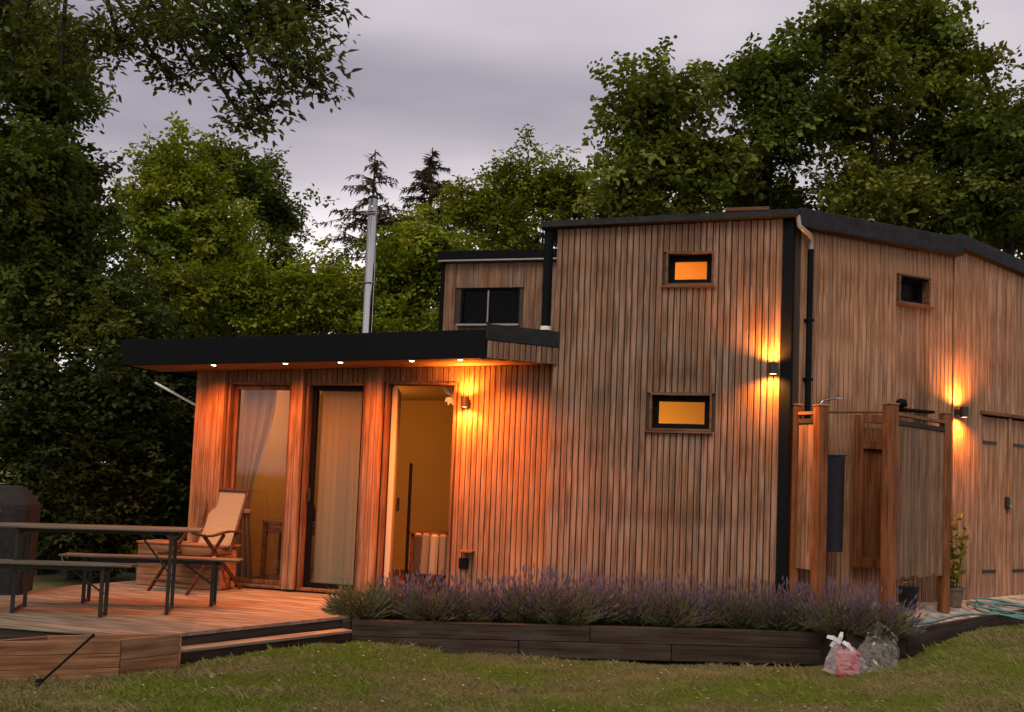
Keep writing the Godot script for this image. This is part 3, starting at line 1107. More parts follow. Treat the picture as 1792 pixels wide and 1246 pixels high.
func lamps() -> void:
	wall_lamp(FV * Transform3D(Basis.IDENTITY, Vector3(-3.245, 2.43, 0.028)), "small up and down wall lamp beside the open doorway", 1.5)
	wall_lamp(FT * Transform3D(Basis.IDENTITY, Vector3(-0.1, 2.795, 0.028)), "small up and down wall lamp at the black corner trim", 1.5)
	wall_lamp(FD * Transform3D(Basis.IDENTITY, Vector3(0.055, 2.53, 0.025)), "small up and down wall lamp beside the double shed door", 1.4)
	var i := 0
	for s in [-5.98, -5.118, -4.482, -3.686, -3.161]:
		var y := roof_low(s) - 0.004
		var o := thing("downlight", "tiny round downlight set in the soffit over the deck", "downlight", FT * Transform3D(Basis.IDENTITY, Vector3(s, y, 0.43)), "downlights in the soffit")
		var b := MB.new()
		b.lathe([Vector2(0.028, 0.004), Vector2(0.028, -0.006), Vector2(0.04, -0.006), Vector2(0.042, 0.004)], Vector3.ZERO, 16)
		put("bezel", b, M.steel, o)
		var g := MB.new()
		g.lathe([Vector2(0, -0.012), Vector2(0.018, -0.01), Vector2(0.028, -0.002)], Vector3.ZERO, 16)
		put("lens", g, glow(1.0, 0.78, 0.48, 14.0), o)
		spot(o, Vector3(0, -0.02, 0), Vector3(0, -1, -0.1), [3.4, 1.4, 1.3, 3.2, 6.5][i], 75.0, Color(1.0, 0.50, 0.15), 0.03)
		i += 1

# ---------------------------------------------------------------- deck, step
func deck() -> void:
	var poly := PackedVector2Array([Vector2(-2.71, -8.05), Vector2(-1.40, -9.72), Vector2(-1.36, -10.35), plan(FV, -3.1, 0.03), plan(FV, -6.5, 0.03), Vector2(-4.22, -11.93), Vector2(-4.66, -11.2), Vector2(-4.9, -10.0), Vector2(-6.2, -9.6), Vector2(-6.2, -8.78)])
	var o := Node3D.new()
	o.name = "deck"
	add_child(o)
	structure(o, "wooden deck of long planks in front of the low room", "deck")
	var tr := Transform3D(FT.basis, Vector3(-2.71, 0.31, -8.05))
	var inv := tr.affine_inverse()
	var lp := PackedVector2Array()
	for q in poly:
		var a := inv * Vector3(q.x, 0.31, q.y)
		lp.append(Vector2(a.x, a.z))
	var z := -4.2
	var i := 0
	while z < 1.2:
		var strip := PackedVector2Array([Vector2(-6, z), Vector2(6, z), Vector2(6, z + 0.134), Vector2(-6, z + 0.134)])
		for part in Geometry2D.intersect_polygons(strip, lp):
			if part.size() < 3:
				continue
			var dz := rng.randf_range(-0.0015, 0.0015)
			var b := MB.new()
			b.prism(part, func(_q: Vector2) -> float: return -0.028, func(_q: Vector2) -> float: return dz)
			put("plank", b, M.decking[rng.randi() % 6], o, tr)
		z += 0.14
		i += 1
	# frame below the planks
	var f := MB.new()
	var edges := [[Vector2(-2.71, -8.05), Vector2(-1.40, -9.72)], [Vector2(-6.2, -8.78), Vector2(-2.71, -8.05)], [Vector2(-4.9, -10.0), Vector2(-4.66, -11.2)], [Vector2(-4.66, -11.2), Vector2(-4.22, -11.93)]]
	for e in edges:
		var a: Vector2 = e[0]
		var c: Vector2 = e[1]
		var d := c - a
		var mid := (a + c) * 0.5
		var ang := -atan2(d.y, d.x)
		put("joist", bx(Vector3.ZERO, Vector3(d.length() - 0.03, 0.2, 0.03), 0.003), M.dark_timber[i % 5], o, at(Vector3(mid.x, 0.18, mid.y), ang) * Transform3D(Basis.IDENTITY, Vector3(0, 0, -0.03)))
		i += 1
	# low step along the raked edge
	var a := Vector2(-2.56, -8.06)
	var c := Vector2(-1.40, -9.50)
	var d := c - a
	var st := thing("deck_step", "low dark timber step with a pale worn edge along the deck", "step", at(Vector3((a.x + c.x) * 0.5, 0, (a.y + c.y) * 0.5), -atan2(d.y, d.x)))
	put("tread", bx(Vector3(0, 0.195, -0.03), Vector3(d.length(), 0.028, 0.14), 0.005), M.decking[2], st)
	put("riser", bx(Vector3(0, 0.09, 0.0), Vector3(d.length(), 0.18, 0.03), 0.004), M.dark_timber[1], st)

# ---------------------------------------------------------------- paved strip on the right
func patio() -> void:
	var poly := PackedVector2Array([Vector2(3.56, -9.385), Vector2(5.45, -10.89), Vector2(8.6, -13.4), plan(FD, 3.6, 0.03), plan(FD, 0.0, 0.03), plan(FS, 0.0, 0.03), Vector2(2.74, -9.80), Vector2(3.3, -9.55)])
	var b := MB.new()
	var up := func(q: Vector2) -> float: return patio_h(q.x, q.y)
	b.prism(poly, func(_q: Vector2) -> float: return -0.1, up)
	structure(put("patio", b, M.concrete, self), "pale concrete paving beside the cabin", "paving")
	# edging boards
	var o := thing("edging", "dark timber edging board between the paving and the lawn", "edging")
	var pts := [Vector2(3.05, -9.27), Vector2(3.62, -9.37), Vector2(5.47, -10.85), Vector2(8.6, -13.35)]
	for i in 3:
		var p: Vector2 = pts[i]
		var q: Vector2 = pts[i + 1]
		var d := q - p
		var h0 := patio_h(p.x, p.y)
		var h1 := patio_h(q.x, q.y)
		var x := Vector3(d.x, h1 - h0, d.y).normalized()
		var bs := Basis(x, Vector3.UP, x.cross(Vector3.UP)).orthonormalized()
		var e := MB.new()
		e.box(Vector3.ZERO, Vector3(d.length(), 0.26, 0.045), 0.005)
		put("board", e, M.dark_timber[i % 5], o, Transform3D(bs, Vector3((p.x + q.x) * 0.5, (h0 + h1) * 0.5 - 0.115, (p.y + q.y) * 0.5)))

# ---------------------------------------------------------------- raised bed and lavender
func planter() -> void:
	var a := Vector3(-1.40, 0.0, -9.64)
	var e := Vector3(2.97, 0.0, -9.58)
	var d := e - a
	var len := d.length()
	var ang := -atan2(d.z, d.x)
	var o := thing("raised_bed", "long dark timber sleeper bed along the foot of the cabin", "raised bed", at(a, ang))
	# the bed climbs a little to the right
	var tilt := Basis(Vector3(0, 0, 1), 0.016)
	var joints := [[0.0, 1.55, 2.95, len], [0.0, 2.2, len]]
	for course in 2:
		var js: Array = joints[course]
		for k in js.size() - 1:
			var s0: float = js[k] + 0.003
			var s1: float = js[k + 1] - 0.003
			var m := (s0 + s1) * 0.5
			put("sleeper", bx(Vector3.ZERO, Vector3(s1 - s0, 0.148, 0.09), 0.006), M.dark_timber[rng.randi() % 5], o, Transform3D(tilt, Vector3(m, 0.055 + course * 0.151 + m * 0.016, rng.randf_range(-0.006, 0.006))))
	for course in 2:
		put("sleeper", bx(Vector3.ZERO, Vector3(0.09, 0.148, 0.72), 0.012), M.dark_timber[1], o, at(Vector3(-0.05, 0.055 + course * 0.151, -0.32)))
		put("sleeper", bx(Vector3.ZERO, Vector3(0.09, 0.148, 0.34), 0.012), M.dark_timber[2], o, at(Vector3(len + 0.02, 0.125 + course * 0.151, -0.2)))
	var so := put("soil", bx(Vector3(len * 0.5, 0.13, -0.36), Vector3(len - 0.1, 0.22, 0.62), 0.02, Basis(Vector3(0, 0, 1), 0.016)), plain(0.03, 0.022, 0.015, 1.0, 0.0, 3.0), o)
	so.set_meta("kind", "stuff")
	# lavender: three shapes, set out in a row
	var protos := []
	for v in 3:
		protos.append([bush_mesh(100 + v, false), bush_mesh(100 + v, true)])
	var spots := []
	for k in 14:
		spots.append([0.12 + k * 0.315 + rng.randf_range(-0.09, 0.09), rng.randf_range(-0.42, -0.2), rng.randf_range(0.78, 1.0), rng.randi() % 3])
	spots.append([4.48, 0.08, 1.0, 1])
	spots.append([4.78, 0.2, 0.9, 2])
	var we := MB.new()
	we.prism(PackedVector2Array([Vector2(2.9, -9.6), Vector2(2.96, -9.30), Vector2(3.06, -9.30), Vector2(3.55, -9.38), Vector2(3.3, -9.56), Vector2(2.73, -9.82)]), func(_q: Vector2) -> float: return -0.1, func(_q: Vector2) -> float: return 0.30)
	var wso := put("bed_end_soil", we, so.material_override, o, o.transform.affine_inverse())
	wso.set_meta("kind", "stuff")
	var fm := leafy(0.2, 0.8)
	for k in spots.size():
		var q: Array = spots[k]
		var p := a + Vector3(cos(-ang), 0, sin(-ang)) * float(q[0]) + Vector3(0, 0.235 + float(q[0]) * 0.016, q[1])
		var where := "grey green lavender bush with dull purple spikes in the raised bed"
		var grp := "lavender bushes in the raised bed"
		if k == 0:
			where = "yellowish grassy lavender bush spilling over the deck end of the bed"
			grp = ""
		elif k == 15:
			where = "lavender bush at the paving end of the bed behind the plastic bags"
			grp = ""
		var bt := thing("lavender_bush", where, "lavender", Transform3D(Basis(Vector3.UP, rng.randf_range(0, TAU)).scaled(Vector3.ONE * float(q[2])), p), grp)
		obj("foliage", protos[q[3]][0], fm, bt)
		if k != 0:
			obj("flower_spikes", protos[q[3]][1], fm, bt)

func bush_mesh(sd: int, flowers: bool) -> Mesh:
	var r := RandomNumberGenerator.new()
	r.seed = sd
	var b := MB.new()
	for i in 560:
		var az := r.randf() * TAU
		var lean := pow(r.randf(), 0.6) * 1.25
		var ln := r.randf_range(0.32, 0.55) * (1.0 - 0.25 * lean)
		var d := Vector3(cos(az) * sin(lean), cos(lean), sin(az) * sin(lean))
		var rad := r.randf() * 0.14
		var p0 := Vector3(cos(az) * rad, 0.0, sin(az) * rad)
		var p1 := p0 + d * ln * 0.6 + Vector3(0, 0.02, 0)
		var p2 := p0 + d * ln
		var sd1 := d.cross(Vector3(r.randf_range(-1, 1), r.randf_range(-1, 1), r.randf_range(-1, 1))).normalized()
		var shade := r.randf_range(0.7, 1.3)
		var has := r.randf() < 0.8
		if flowers:
			if has:
				b.col = Color(0.155 * shade, 0.112 * shade, 0.152 * shade)
				var fl := r.randf_range(0.05, 0.09)
				var e := p2 + d * fl + Vector3(0, 0.01, 0)
				var m := (p2 + e) * 0.5
				var w := 0.0085
				var sd2 := d.cross(sd1).normalized()
				b.quad(p2, m + sd1 * w, e, m - sd1 * w)
				b.quad(p2, m + sd2 * w, e, m - sd2 * w)
		else:
			b.col = Color(0.105 * shade, 0.11 * shade, 0.05 * shade)
			var w2 := 0.0022
			b.quad(p0 - sd1 * w2, p1 - sd1 * w2, p2, p1 + sd1 * w2)
			# narrow leaves on the lower part
			for k in 7:
				var t := r.randf_range(0.05, 0.72)
				var q := p0 + d * ln * t
				var ld := (d * 0.8 + Vector3(r.randf_range(-1, 1), r.randf_range(-0.3, 0.9), r.randf_range(-1, 1))).normalized()
				var ls := ld.cross(Vector3(r.randf_range(-1, 1), 1, r.randf_range(-1, 1))).normalized() * 0.0042
				var ll := r.randf_range(0.035, 0.065)
				var g := shade * r.randf_range(0.75, 1.25)
				b.col = Color(0.10 * g, 0.112 * g, 0.05 * g)
				b.quad(q, q + ld * ll * 0.5 + ls, q + ld * ll, q + ld * ll * 0.5 - ls)
	return b.mesh()

# ---------------------------------------------------------------- outdoor shower
func shower() -> void:
	var o := thing("outdoor_shower", "open topped outdoor shower cubicle of reddish posts and upright boards", "shower")
	var posts := [Vector2(2.75, -9.93), Vector2(2.91, -9.66), Vector2(3.47, -9.40), Vector2(4.345, -10.28)]
	var hts := [2.455, 2.435, 2.45, 2.46]
	var wid := [0.085, 0.105, 0.105, 0.09]
	var i := 0
	for q in posts:
		var y0 := patio_h(q.x, q.y) - 0.005
		var pn := put("post", bx(Vector3(0, (y0 + hts[i]) * 0.5, 0), Vector3(wid[i], hts[i] - y0, wid[i]), 0.008), M.redwood[i], o, at(Vector3(q.x, 0, q.y), 0.35 if i > 0 else 0.1))
		put("post_cap", bx(Vector3(0, hts[i] + 0.008, 0), Vector3(wid[i] + 0.012, 0.016, wid[i] + 0.012), 0.004), M.pine[0], pn)
		i += 1
	for pr in [[0, 1, 0.90], [2, 3, 0.86]]:
		var p: Vector2 = posts[pr[0]]
		var q: Vector2 = posts[pr[1]]
		var d := q - p
		var ln := d.length() - 0.09
		var mid := (p + q) * 0.5
		var tr := at(Vector3(mid.x, 0, mid.y), -atan2(d.y, d.x))
		var pn := pivot("screen", o, tr)
		put("rail", bx(Vector3(0, 2.375, 0), Vector3(ln, 0.03, 0.05), 0.004), M.pine[1], pn)
		put("rail", bx(Vector3(0, 2.30, 0), Vector3(ln, 0.045, 0.045), 0.004), M.dark_timber[3], pn)
		put("rail", bx(Vector3(0, pr[2] + 0.06, -0.03), Vector3(ln, 0.07, 0.03), 0.004), M.trim, pn)
		var k := maxi(2, int(round(ln / 0.093)))
		var st := ln / k
		for j in k:
			var bot: float = pr[2] + rng.randf_range(-0.012, 0.012)
			var hb: float = snappedf(2.275 - bot, 0.02)
			obj("board", slat_mesh(st - 0.004, hb, 0.018), M.shower_boards[rng.randi() % 6], pn, Transform3D(Basis.IDENTITY, Vector3(-ln * 0.5 + (j + 0.5) * st, 2.275 - hb * 0.5, 0.002)))
	# bar over the entrance
	var bar := MB.new()
	bar.tube([Vector3(2.91, 2.38, -9.66), Vector3(3.47, 2.385, -9.40)], [0.011], 8)
	put("curtain_bar", bar, M.trim, o)
	# door folded back against the cabin
	var dr := pivot("door", o, FS * Transform3D(Basis.IDENTITY, Vector3(0.69, 0, 0.10)))
	put("stile", bx(Vector3(0.045, 1.66, 0.03), Vector3(0.09, 1.5, 0.035), 0.004), M.redwood[1], dr)
	put("stile", bx(Vector3(0.68, 1.66, 0.03), Vector3(0.09, 1.5, 0.035), 0.004), M.redwood[1], dr)
	for hh in [2.38, 2.12, 0.95]:
		put("rail", bx(Vector3(0.3625, hh, 0.03), Vector3(0.543, 0.09, 0.03), 0.004), M.redwood[2], dr)
	for k in 6:
		obj("board", slat_mesh(0.115, 1.36, 0.016), M.redwood[k % 4], dr, Transform3D(Basis.IDENTITY, Vector3(0.06 + k * 0.12, 1.61, 0.0)))
	# pipe and rose
	var sp := MB.new()
	sp.tube([Vector3(2.93, 0.75, -9.74), Vector3(2.93, 2.47, -9.74), Vector3(2.96, 2.50, -9.75), Vector3(3.10, 2.535, -9.79)], [0.010], 8)
	var spo := put("shower_pipe", sp, M.steel, o)
	var ro := MB.new()
	ro.lathe([Vector2(0, 0.02), Vector2(0.012, 0.02), Vector2(0.034, 0.0), Vector2(0.034, -0.008), Vector2(0, -0.008)], Vector3(3.115, 2.535, -9.795), 16)
	put("shower_rose", ro, M.steel, spo)
	# towel over the bar by the second post
	var tw := thing("towel", "dark navy towel hanging beside the shower post", "towel", at(Vector3(3.06, 0, -9.70), 0.35))
	var tb := MB.new()
	var cols := 14
	var rows := 16
	for sgn in [1.0, -1.0]:
		for j in rows:
			for k in cols:
				var qd := []
				for w in [[0, 0], [1, 0], [1, 1], [0, 1]]:
					var u := float(k + w[0]) / cols
					var t := float(j + w[1]) / rows
					qd.append(Vector3((u - 0.5) * 0.22 * (1.0 - 0.05 * t), 1.975 - t * 0.90 * (1.0 if sgn > 0 else 0.93), sgn * 0.012 + sgn * 0.012 * sin(u * 9.0 + sgn) * (0.3 + t)))
				tb.face(qd, Vector3(0, 1.5, -sgn * 0.2))
	tb.box(Vector3(0, 1.975, 0), Vector3(0.22, 0.012, 0.03), 0.004)
	put("cloth", tb, plain(0.026, 0.022, 0.034, 1.0, 0.0, 8.0), tw)
	var hk := MB.new()
	hk.tube([Vector3(-0.18, 1.985, 0.0), Vector3(0.13, 1.985, 0.0)], [0.009], 8)
	put("peg_rail", hk, M.steel, tw)
	# black bracket light on the flank wall
	var sl := thing("sensor_light", "black slim bracket light on the flank wall above the shower screen", "light", FS * Transform3D(Basis.IDENTITY, Vector3(1.52, 2.5, 0.03)))
	put("arm", bx(Vector3(0.02, 0, 0.06), Vector3(0.42, 0.03, 0.1), 0.006), M.black, sl)
	var dm := MB.new()
	dm.lathe([Vector2(0, -0.05), Vector2(0.05, -0.03), Vector2(0.06, 0.0), Vector2(0.045, 0.04), Vector2(0, 0.055)], Vector3(-0.2, 0.06, 0.07), 14)
	put("sensor_head", dm, M.black, sl)
	# bucket below the screen
	var bk := thing("bucket", "black plastic bucket under the shower screen", "bucket", at(Vector3(4.0, patio_h(4.0, -10.3), -10.3)).scaled_local(Vector3.ONE * 0.8))
	var bb := MB.new()
	bb.lathe([Vector2(0, 0), Vector2(0.1, 0), Vector2(0.125, 0.24), Vector2(0.135, 0.24), Vector2(0.135, 0.255), Vector2(0.118, 0.255), Vector2(0.095, 0.02), Vector2(0, 0.02)], Vector3.ZERO, 20)
	put("pail", bb, plain(0.012, 0.012, 0.014, 0.5), bk)
	var hd := MB.new()
	hd.tube([Vector3(-0.13, 0.24, 0), Vector3(-0.1, 0.3, 0.05), Vector3(0, 0.33, 0.07), Vector3(0.1, 0.3, 0.05), Vector3(0.13, 0.24, 0)], [0.005], 6)
	put("handle", hd, M.steel, bk)

# ---------------------------------------------------------------- deck furniture
func table_set(called: String, label: String, cat: String, tr: Transform3D, ln: float, wid: float, h: float, grp: String) -> void:
	var o := thing(called, label, cat, tr, grp)
	var k := 2 if wid < 0.4 else 4
	var st := wid / k
	var mats := woods(3, 0.17, 0.155, 0.13, 0.1, "x", 0.6)
	for i in k:
		put("board", bx(Vector3(0, h - 0.010, -wid * 0.5 + (i + 0.5) * st), Vector3(ln, 0.020, st - 0.004), 0.005), mats[i % 3], o)
	put("apron", bx(Vector3(0, h - 0.045, 0), Vector3(ln - 0.36, 0.036, 0.05), 0.003), M.dark_metal, o)
	for s in [-1.0, 1.0]:
		var x: float = s * (ln * 0.5 - 0.24)
		var fr := pivot("leg_frame", o, at(Vector3(x, 0, 0)))
		for w in [-1.0, 1.0]:
			var lg := MB.new()
			lg.box(Vector3(0, (h - 0.03) * 0.5, w * (wid * 0.5 - 0.05)), Vector3(0.032, h - 0.03, 0.022), 0.003)
			put("leg", lg, M.dark_metal, fr)
		put("crossbar", bx(Vector3(0, 0.02, 0), Vector3(0.025, 0.02, wid - 0.13), 0.003), M.dark_metal, fr)
		put("crossbar", bx(Vector3(0, h - 0.075, 0), Vector3(0.03, 0.03, wid - 0.13), 0.003), M.dark_metal, fr)
		var br := MB.new()
		br.tube([Vector3(0, h * 0.42, 0), Vector3(-s * minf(0.3, ln * 0.2), h - 0.05, 0)], [0.009], 6)
		put("brace", br, M.dark_metal, fr)

func furniture() -> void:
	var dh := 0.312
	table_set("trestle_table", "long slim garden table with dark metal legs on the deck", "table", at(Vector3(-3.66, dh, -9.32), 0.22), 1.75, 0.55, 0.75, "")
	table_set("trestle_bench", "slim backless bench on the lawn side of the table", "bench", at(Vector3(-4.12, dh, -8.93), 0.1), 1.80, 0.26, 0.45, "garden benches")
	table_set("trestle_bench", "slim backless bench between the table and the folding chair", "bench", at(Vector3(-3.38, dh, -9.92), 0.09), 1.66, 0.26, 0.45, "garden benches")
	# folding recliner: x forwards
	var ch := thing("folding_recliner", "folding garden recliner with cream sling and curved wooden arms", "chair", at(Vector3(-3.33, dh, -11.2), deg_to_rad(-116.0)))
	var sling := plain(0.28, 0.22, 0.14, 0.9)
	var dk := wood(0.075, 0.04, 0.025, "x", 0.5)
	var sb := MB.new()
	var prof := []
	for i in 11:
		var t := i / 10.0
		prof.append(Vector3(-0.20 - 0.24 * t - 0.05 * sin(t * PI), 0.40 + 0.66 * t, 0))
	for i in 10:
		for sgn in [1.0, -1.0]:
			var nrm: Vector3 = Vector3(0.94, 0.34, 0) * 0.004 * sgn
			sb.face([prof[i] + Vector3(0, 0, -0.235) + nrm, prof[i] + Vector3(0, 0, 0.235) + nrm, prof[i + 1] + Vector3(0, 0, 0.235) + nrm, prof[i + 1] + Vector3(0, 0, -0.235) + nrm], prof[i] - nrm * 20.0)
	put("back_sling", sb, sling, ch)
	var ssb := MB.new()
	for i in 8:
		var t0 := i / 8.0
		var t1 := (i + 1) / 8.0
		var a := Vector3(-0.20 + 0.48 * t0, 0.395 - 0.05 * sin(t0 * PI), 0)
		var b := Vector3(-0.20 + 0.48 * t1, 0.395 - 0.05 * sin(t1 * PI), 0)
		for sgn in [1.0, -1.0]:
			var u := Vector3(0, 0.004 * sgn, 0)
			ssb.face([a + Vector3(0, 0, -0.235) + u, a + Vector3(0, 0, 0.235) + u, b + Vector3(0, 0, 0.235) + u, b + Vector3(0, 0, -0.235) + u], a - u * 20.0)
	put("seat_sling", ssb, sling, ch)
	var tp := MB.new()
	tp.box(Vector3(-0.445, 1.075, 0), Vector3(0.035, 0.04, 0.56), 0.01)
	put("top_rail", tp, dk, ch)
	for s in [-1.0, 1.0]:
		var zz: float = s * 0.265
		var sf := pivot("side_frame", ch)
		var st := MB.new()
		st.tube([Vector3(-0.45, 1.09, zz), Vector3(-0.20, 0.40, zz), Vector3(0.30, 0.39, zz)], [0.017], 8)
		put("stile", st, dk, sf)
		var ar := MB.new()
		for i in 8:
			var t0 := i / 8.0
			var t1 := (i + 1) / 8.0
			var p0 := Vector3(-0.34 + 0.74 * t0, 0.62 + 0.022 * sin(t0 * 7.0), zz + s * 0.02)
			var p1 := Vector3(-0.34 + 0.74 * t1, 0.62 + 0.022 * sin(t1 * 7.0), zz + s * 0.02)
			var dd := p1 - p0
			ar.box((p0 + p1) * 0.5, Vector3(dd.length() + 0.004, 0.022, 0.055), 0.006, Basis(Vector3(0, 0, 1), atan2(dd.y, dd.x)))
		put("armrest", ar, dk, sf)
		for q in [[Vector3(0.42, 0.0, zz), Vector3(-0.10, 0.61, zz)], [Vector3(-0.42, 0.0, zz), Vector3(0.22, 0.61, zz)]]:
			var lg := MB.new()
			var dd: Vector3 = q[1] - q[0]
			lg.box((q[0] + q[1]) * 0.5, Vector3(dd.length(), 0.045, 0.02), 0.005, Basis(Vector3(0, 0, 1), atan2(dd.y, dd.x)))
			put("leg", lg, dk, sf)
	for x in [0.33, -0.33]:
		put("stretcher", bx(Vector3(x, 0.11, 0), Vector3(0.03, 0.03, 0.52), 0.005), dk, ch)
	# low chest against the wall
	var cs := thing("storage_chest", "low pale wooden chest behind the folding recliner", "chest", Transform3D(FV.basis, FV * Vector3(-6.35, dh, 0.27)))
	for i in 4:
		put("front_board", bx(Vector3(0, 0.06 + i * 0.115, 0.17), Vector3(1.05, 0.112, 0.018), 0.003), M.pine[i], cs)
	put("body", bx(Vector3(0, 0.23, 0), Vector3(1.02, 0.44, 0.31), 0.004), M.pine[1], cs)
	put("lid", bx(Vector3(0, 0.472, 0.005), Vector3(1.09, 0.025, 0.37), 0.005), M.pine[2], cs)
	# covered grill
	var gr := thing("covered_grill", "barbecue under a sagging dark grey cover at the deck edge", "grill", at(Vector3(-5.18, dh, -10.35), 0.2))
	var gb := MB.new()
	var secs := [[0.0, 0.40, 0.27], [0.3, 0.41, 0.28], [0.62, 0.42, 0.29], [0.84, 0.425, 0.29], [0.88, 0.42, 0.285], [0.97, 0.36, 0.22], [1.05, 0.29, 0.14], [1.06, 0.24, 0.1]]
	var rings := []
	for q in secs:
		var rr := []
		for k in 28:
			var a := TAU * k / 28
			var cx := signf(cos(a)) * pow(absf(cos(a)), 0.2)
			var cz := signf(sin(a)) * pow(absf(sin(a)), 0.2)
			var fold := 1.0 + (0.02 * sin(k * 2.4) + 0.012 * sin(k * 5.1)) * (1.0 if q[0] < 0.8 else 0.3)
			rr.append(Vector3(cx * q[1] * fold, q[0], cz * q[2] * fold))
		rings.append(rr)
	for i in rings.size() - 1:
		for k in 28:
			var k2 := (k + 1) % 28
			gb.face([rings[i][k], rings[i][k2], rings[i + 1][k2], rings[i + 1][k]], Vector3(0, (secs[i][0] + secs[i + 1][0]) * 0.5 - 0.02, 0))
	gb.face(rings[-1], Vector3(0, 0.5, 0))
	put("cover", gb, plain(0.02, 0.02, 0.021, 0.85, 0.0, 2.0), gr)
	put("badge", bx(Vector3(-0.02, 0.955, 0.255), Vector3(0.14, 0.035, 0.006), 0.002, Basis(Vector3(1, 0, 0), -0.6)), plain(0.5, 0.5, 0.48, 0.6), gr)
	# red wooden post at the table's far end
	var po := thing("capped_post", "orange stained wooden post with a flat cap beside the table", "post", at(Vector3(-4.62, dh, -9.28), 0.2))
	put("shaft", bx(Vector3(0, 0.42, 0), Vector3(0.055, 0.84, 0.055), 0.006), M.redwood[0], po)
	put("cap", bx(Vector3(0, 0.85, 0), Vector3(0.12, 0.03, 0.12), 0.005), M.redwood[0], po)
	put("finial", bx(Vector3(0, 0.905, 0), Vector3(0.06, 0.075, 0.06), 0.008), M.redwood[0], po)

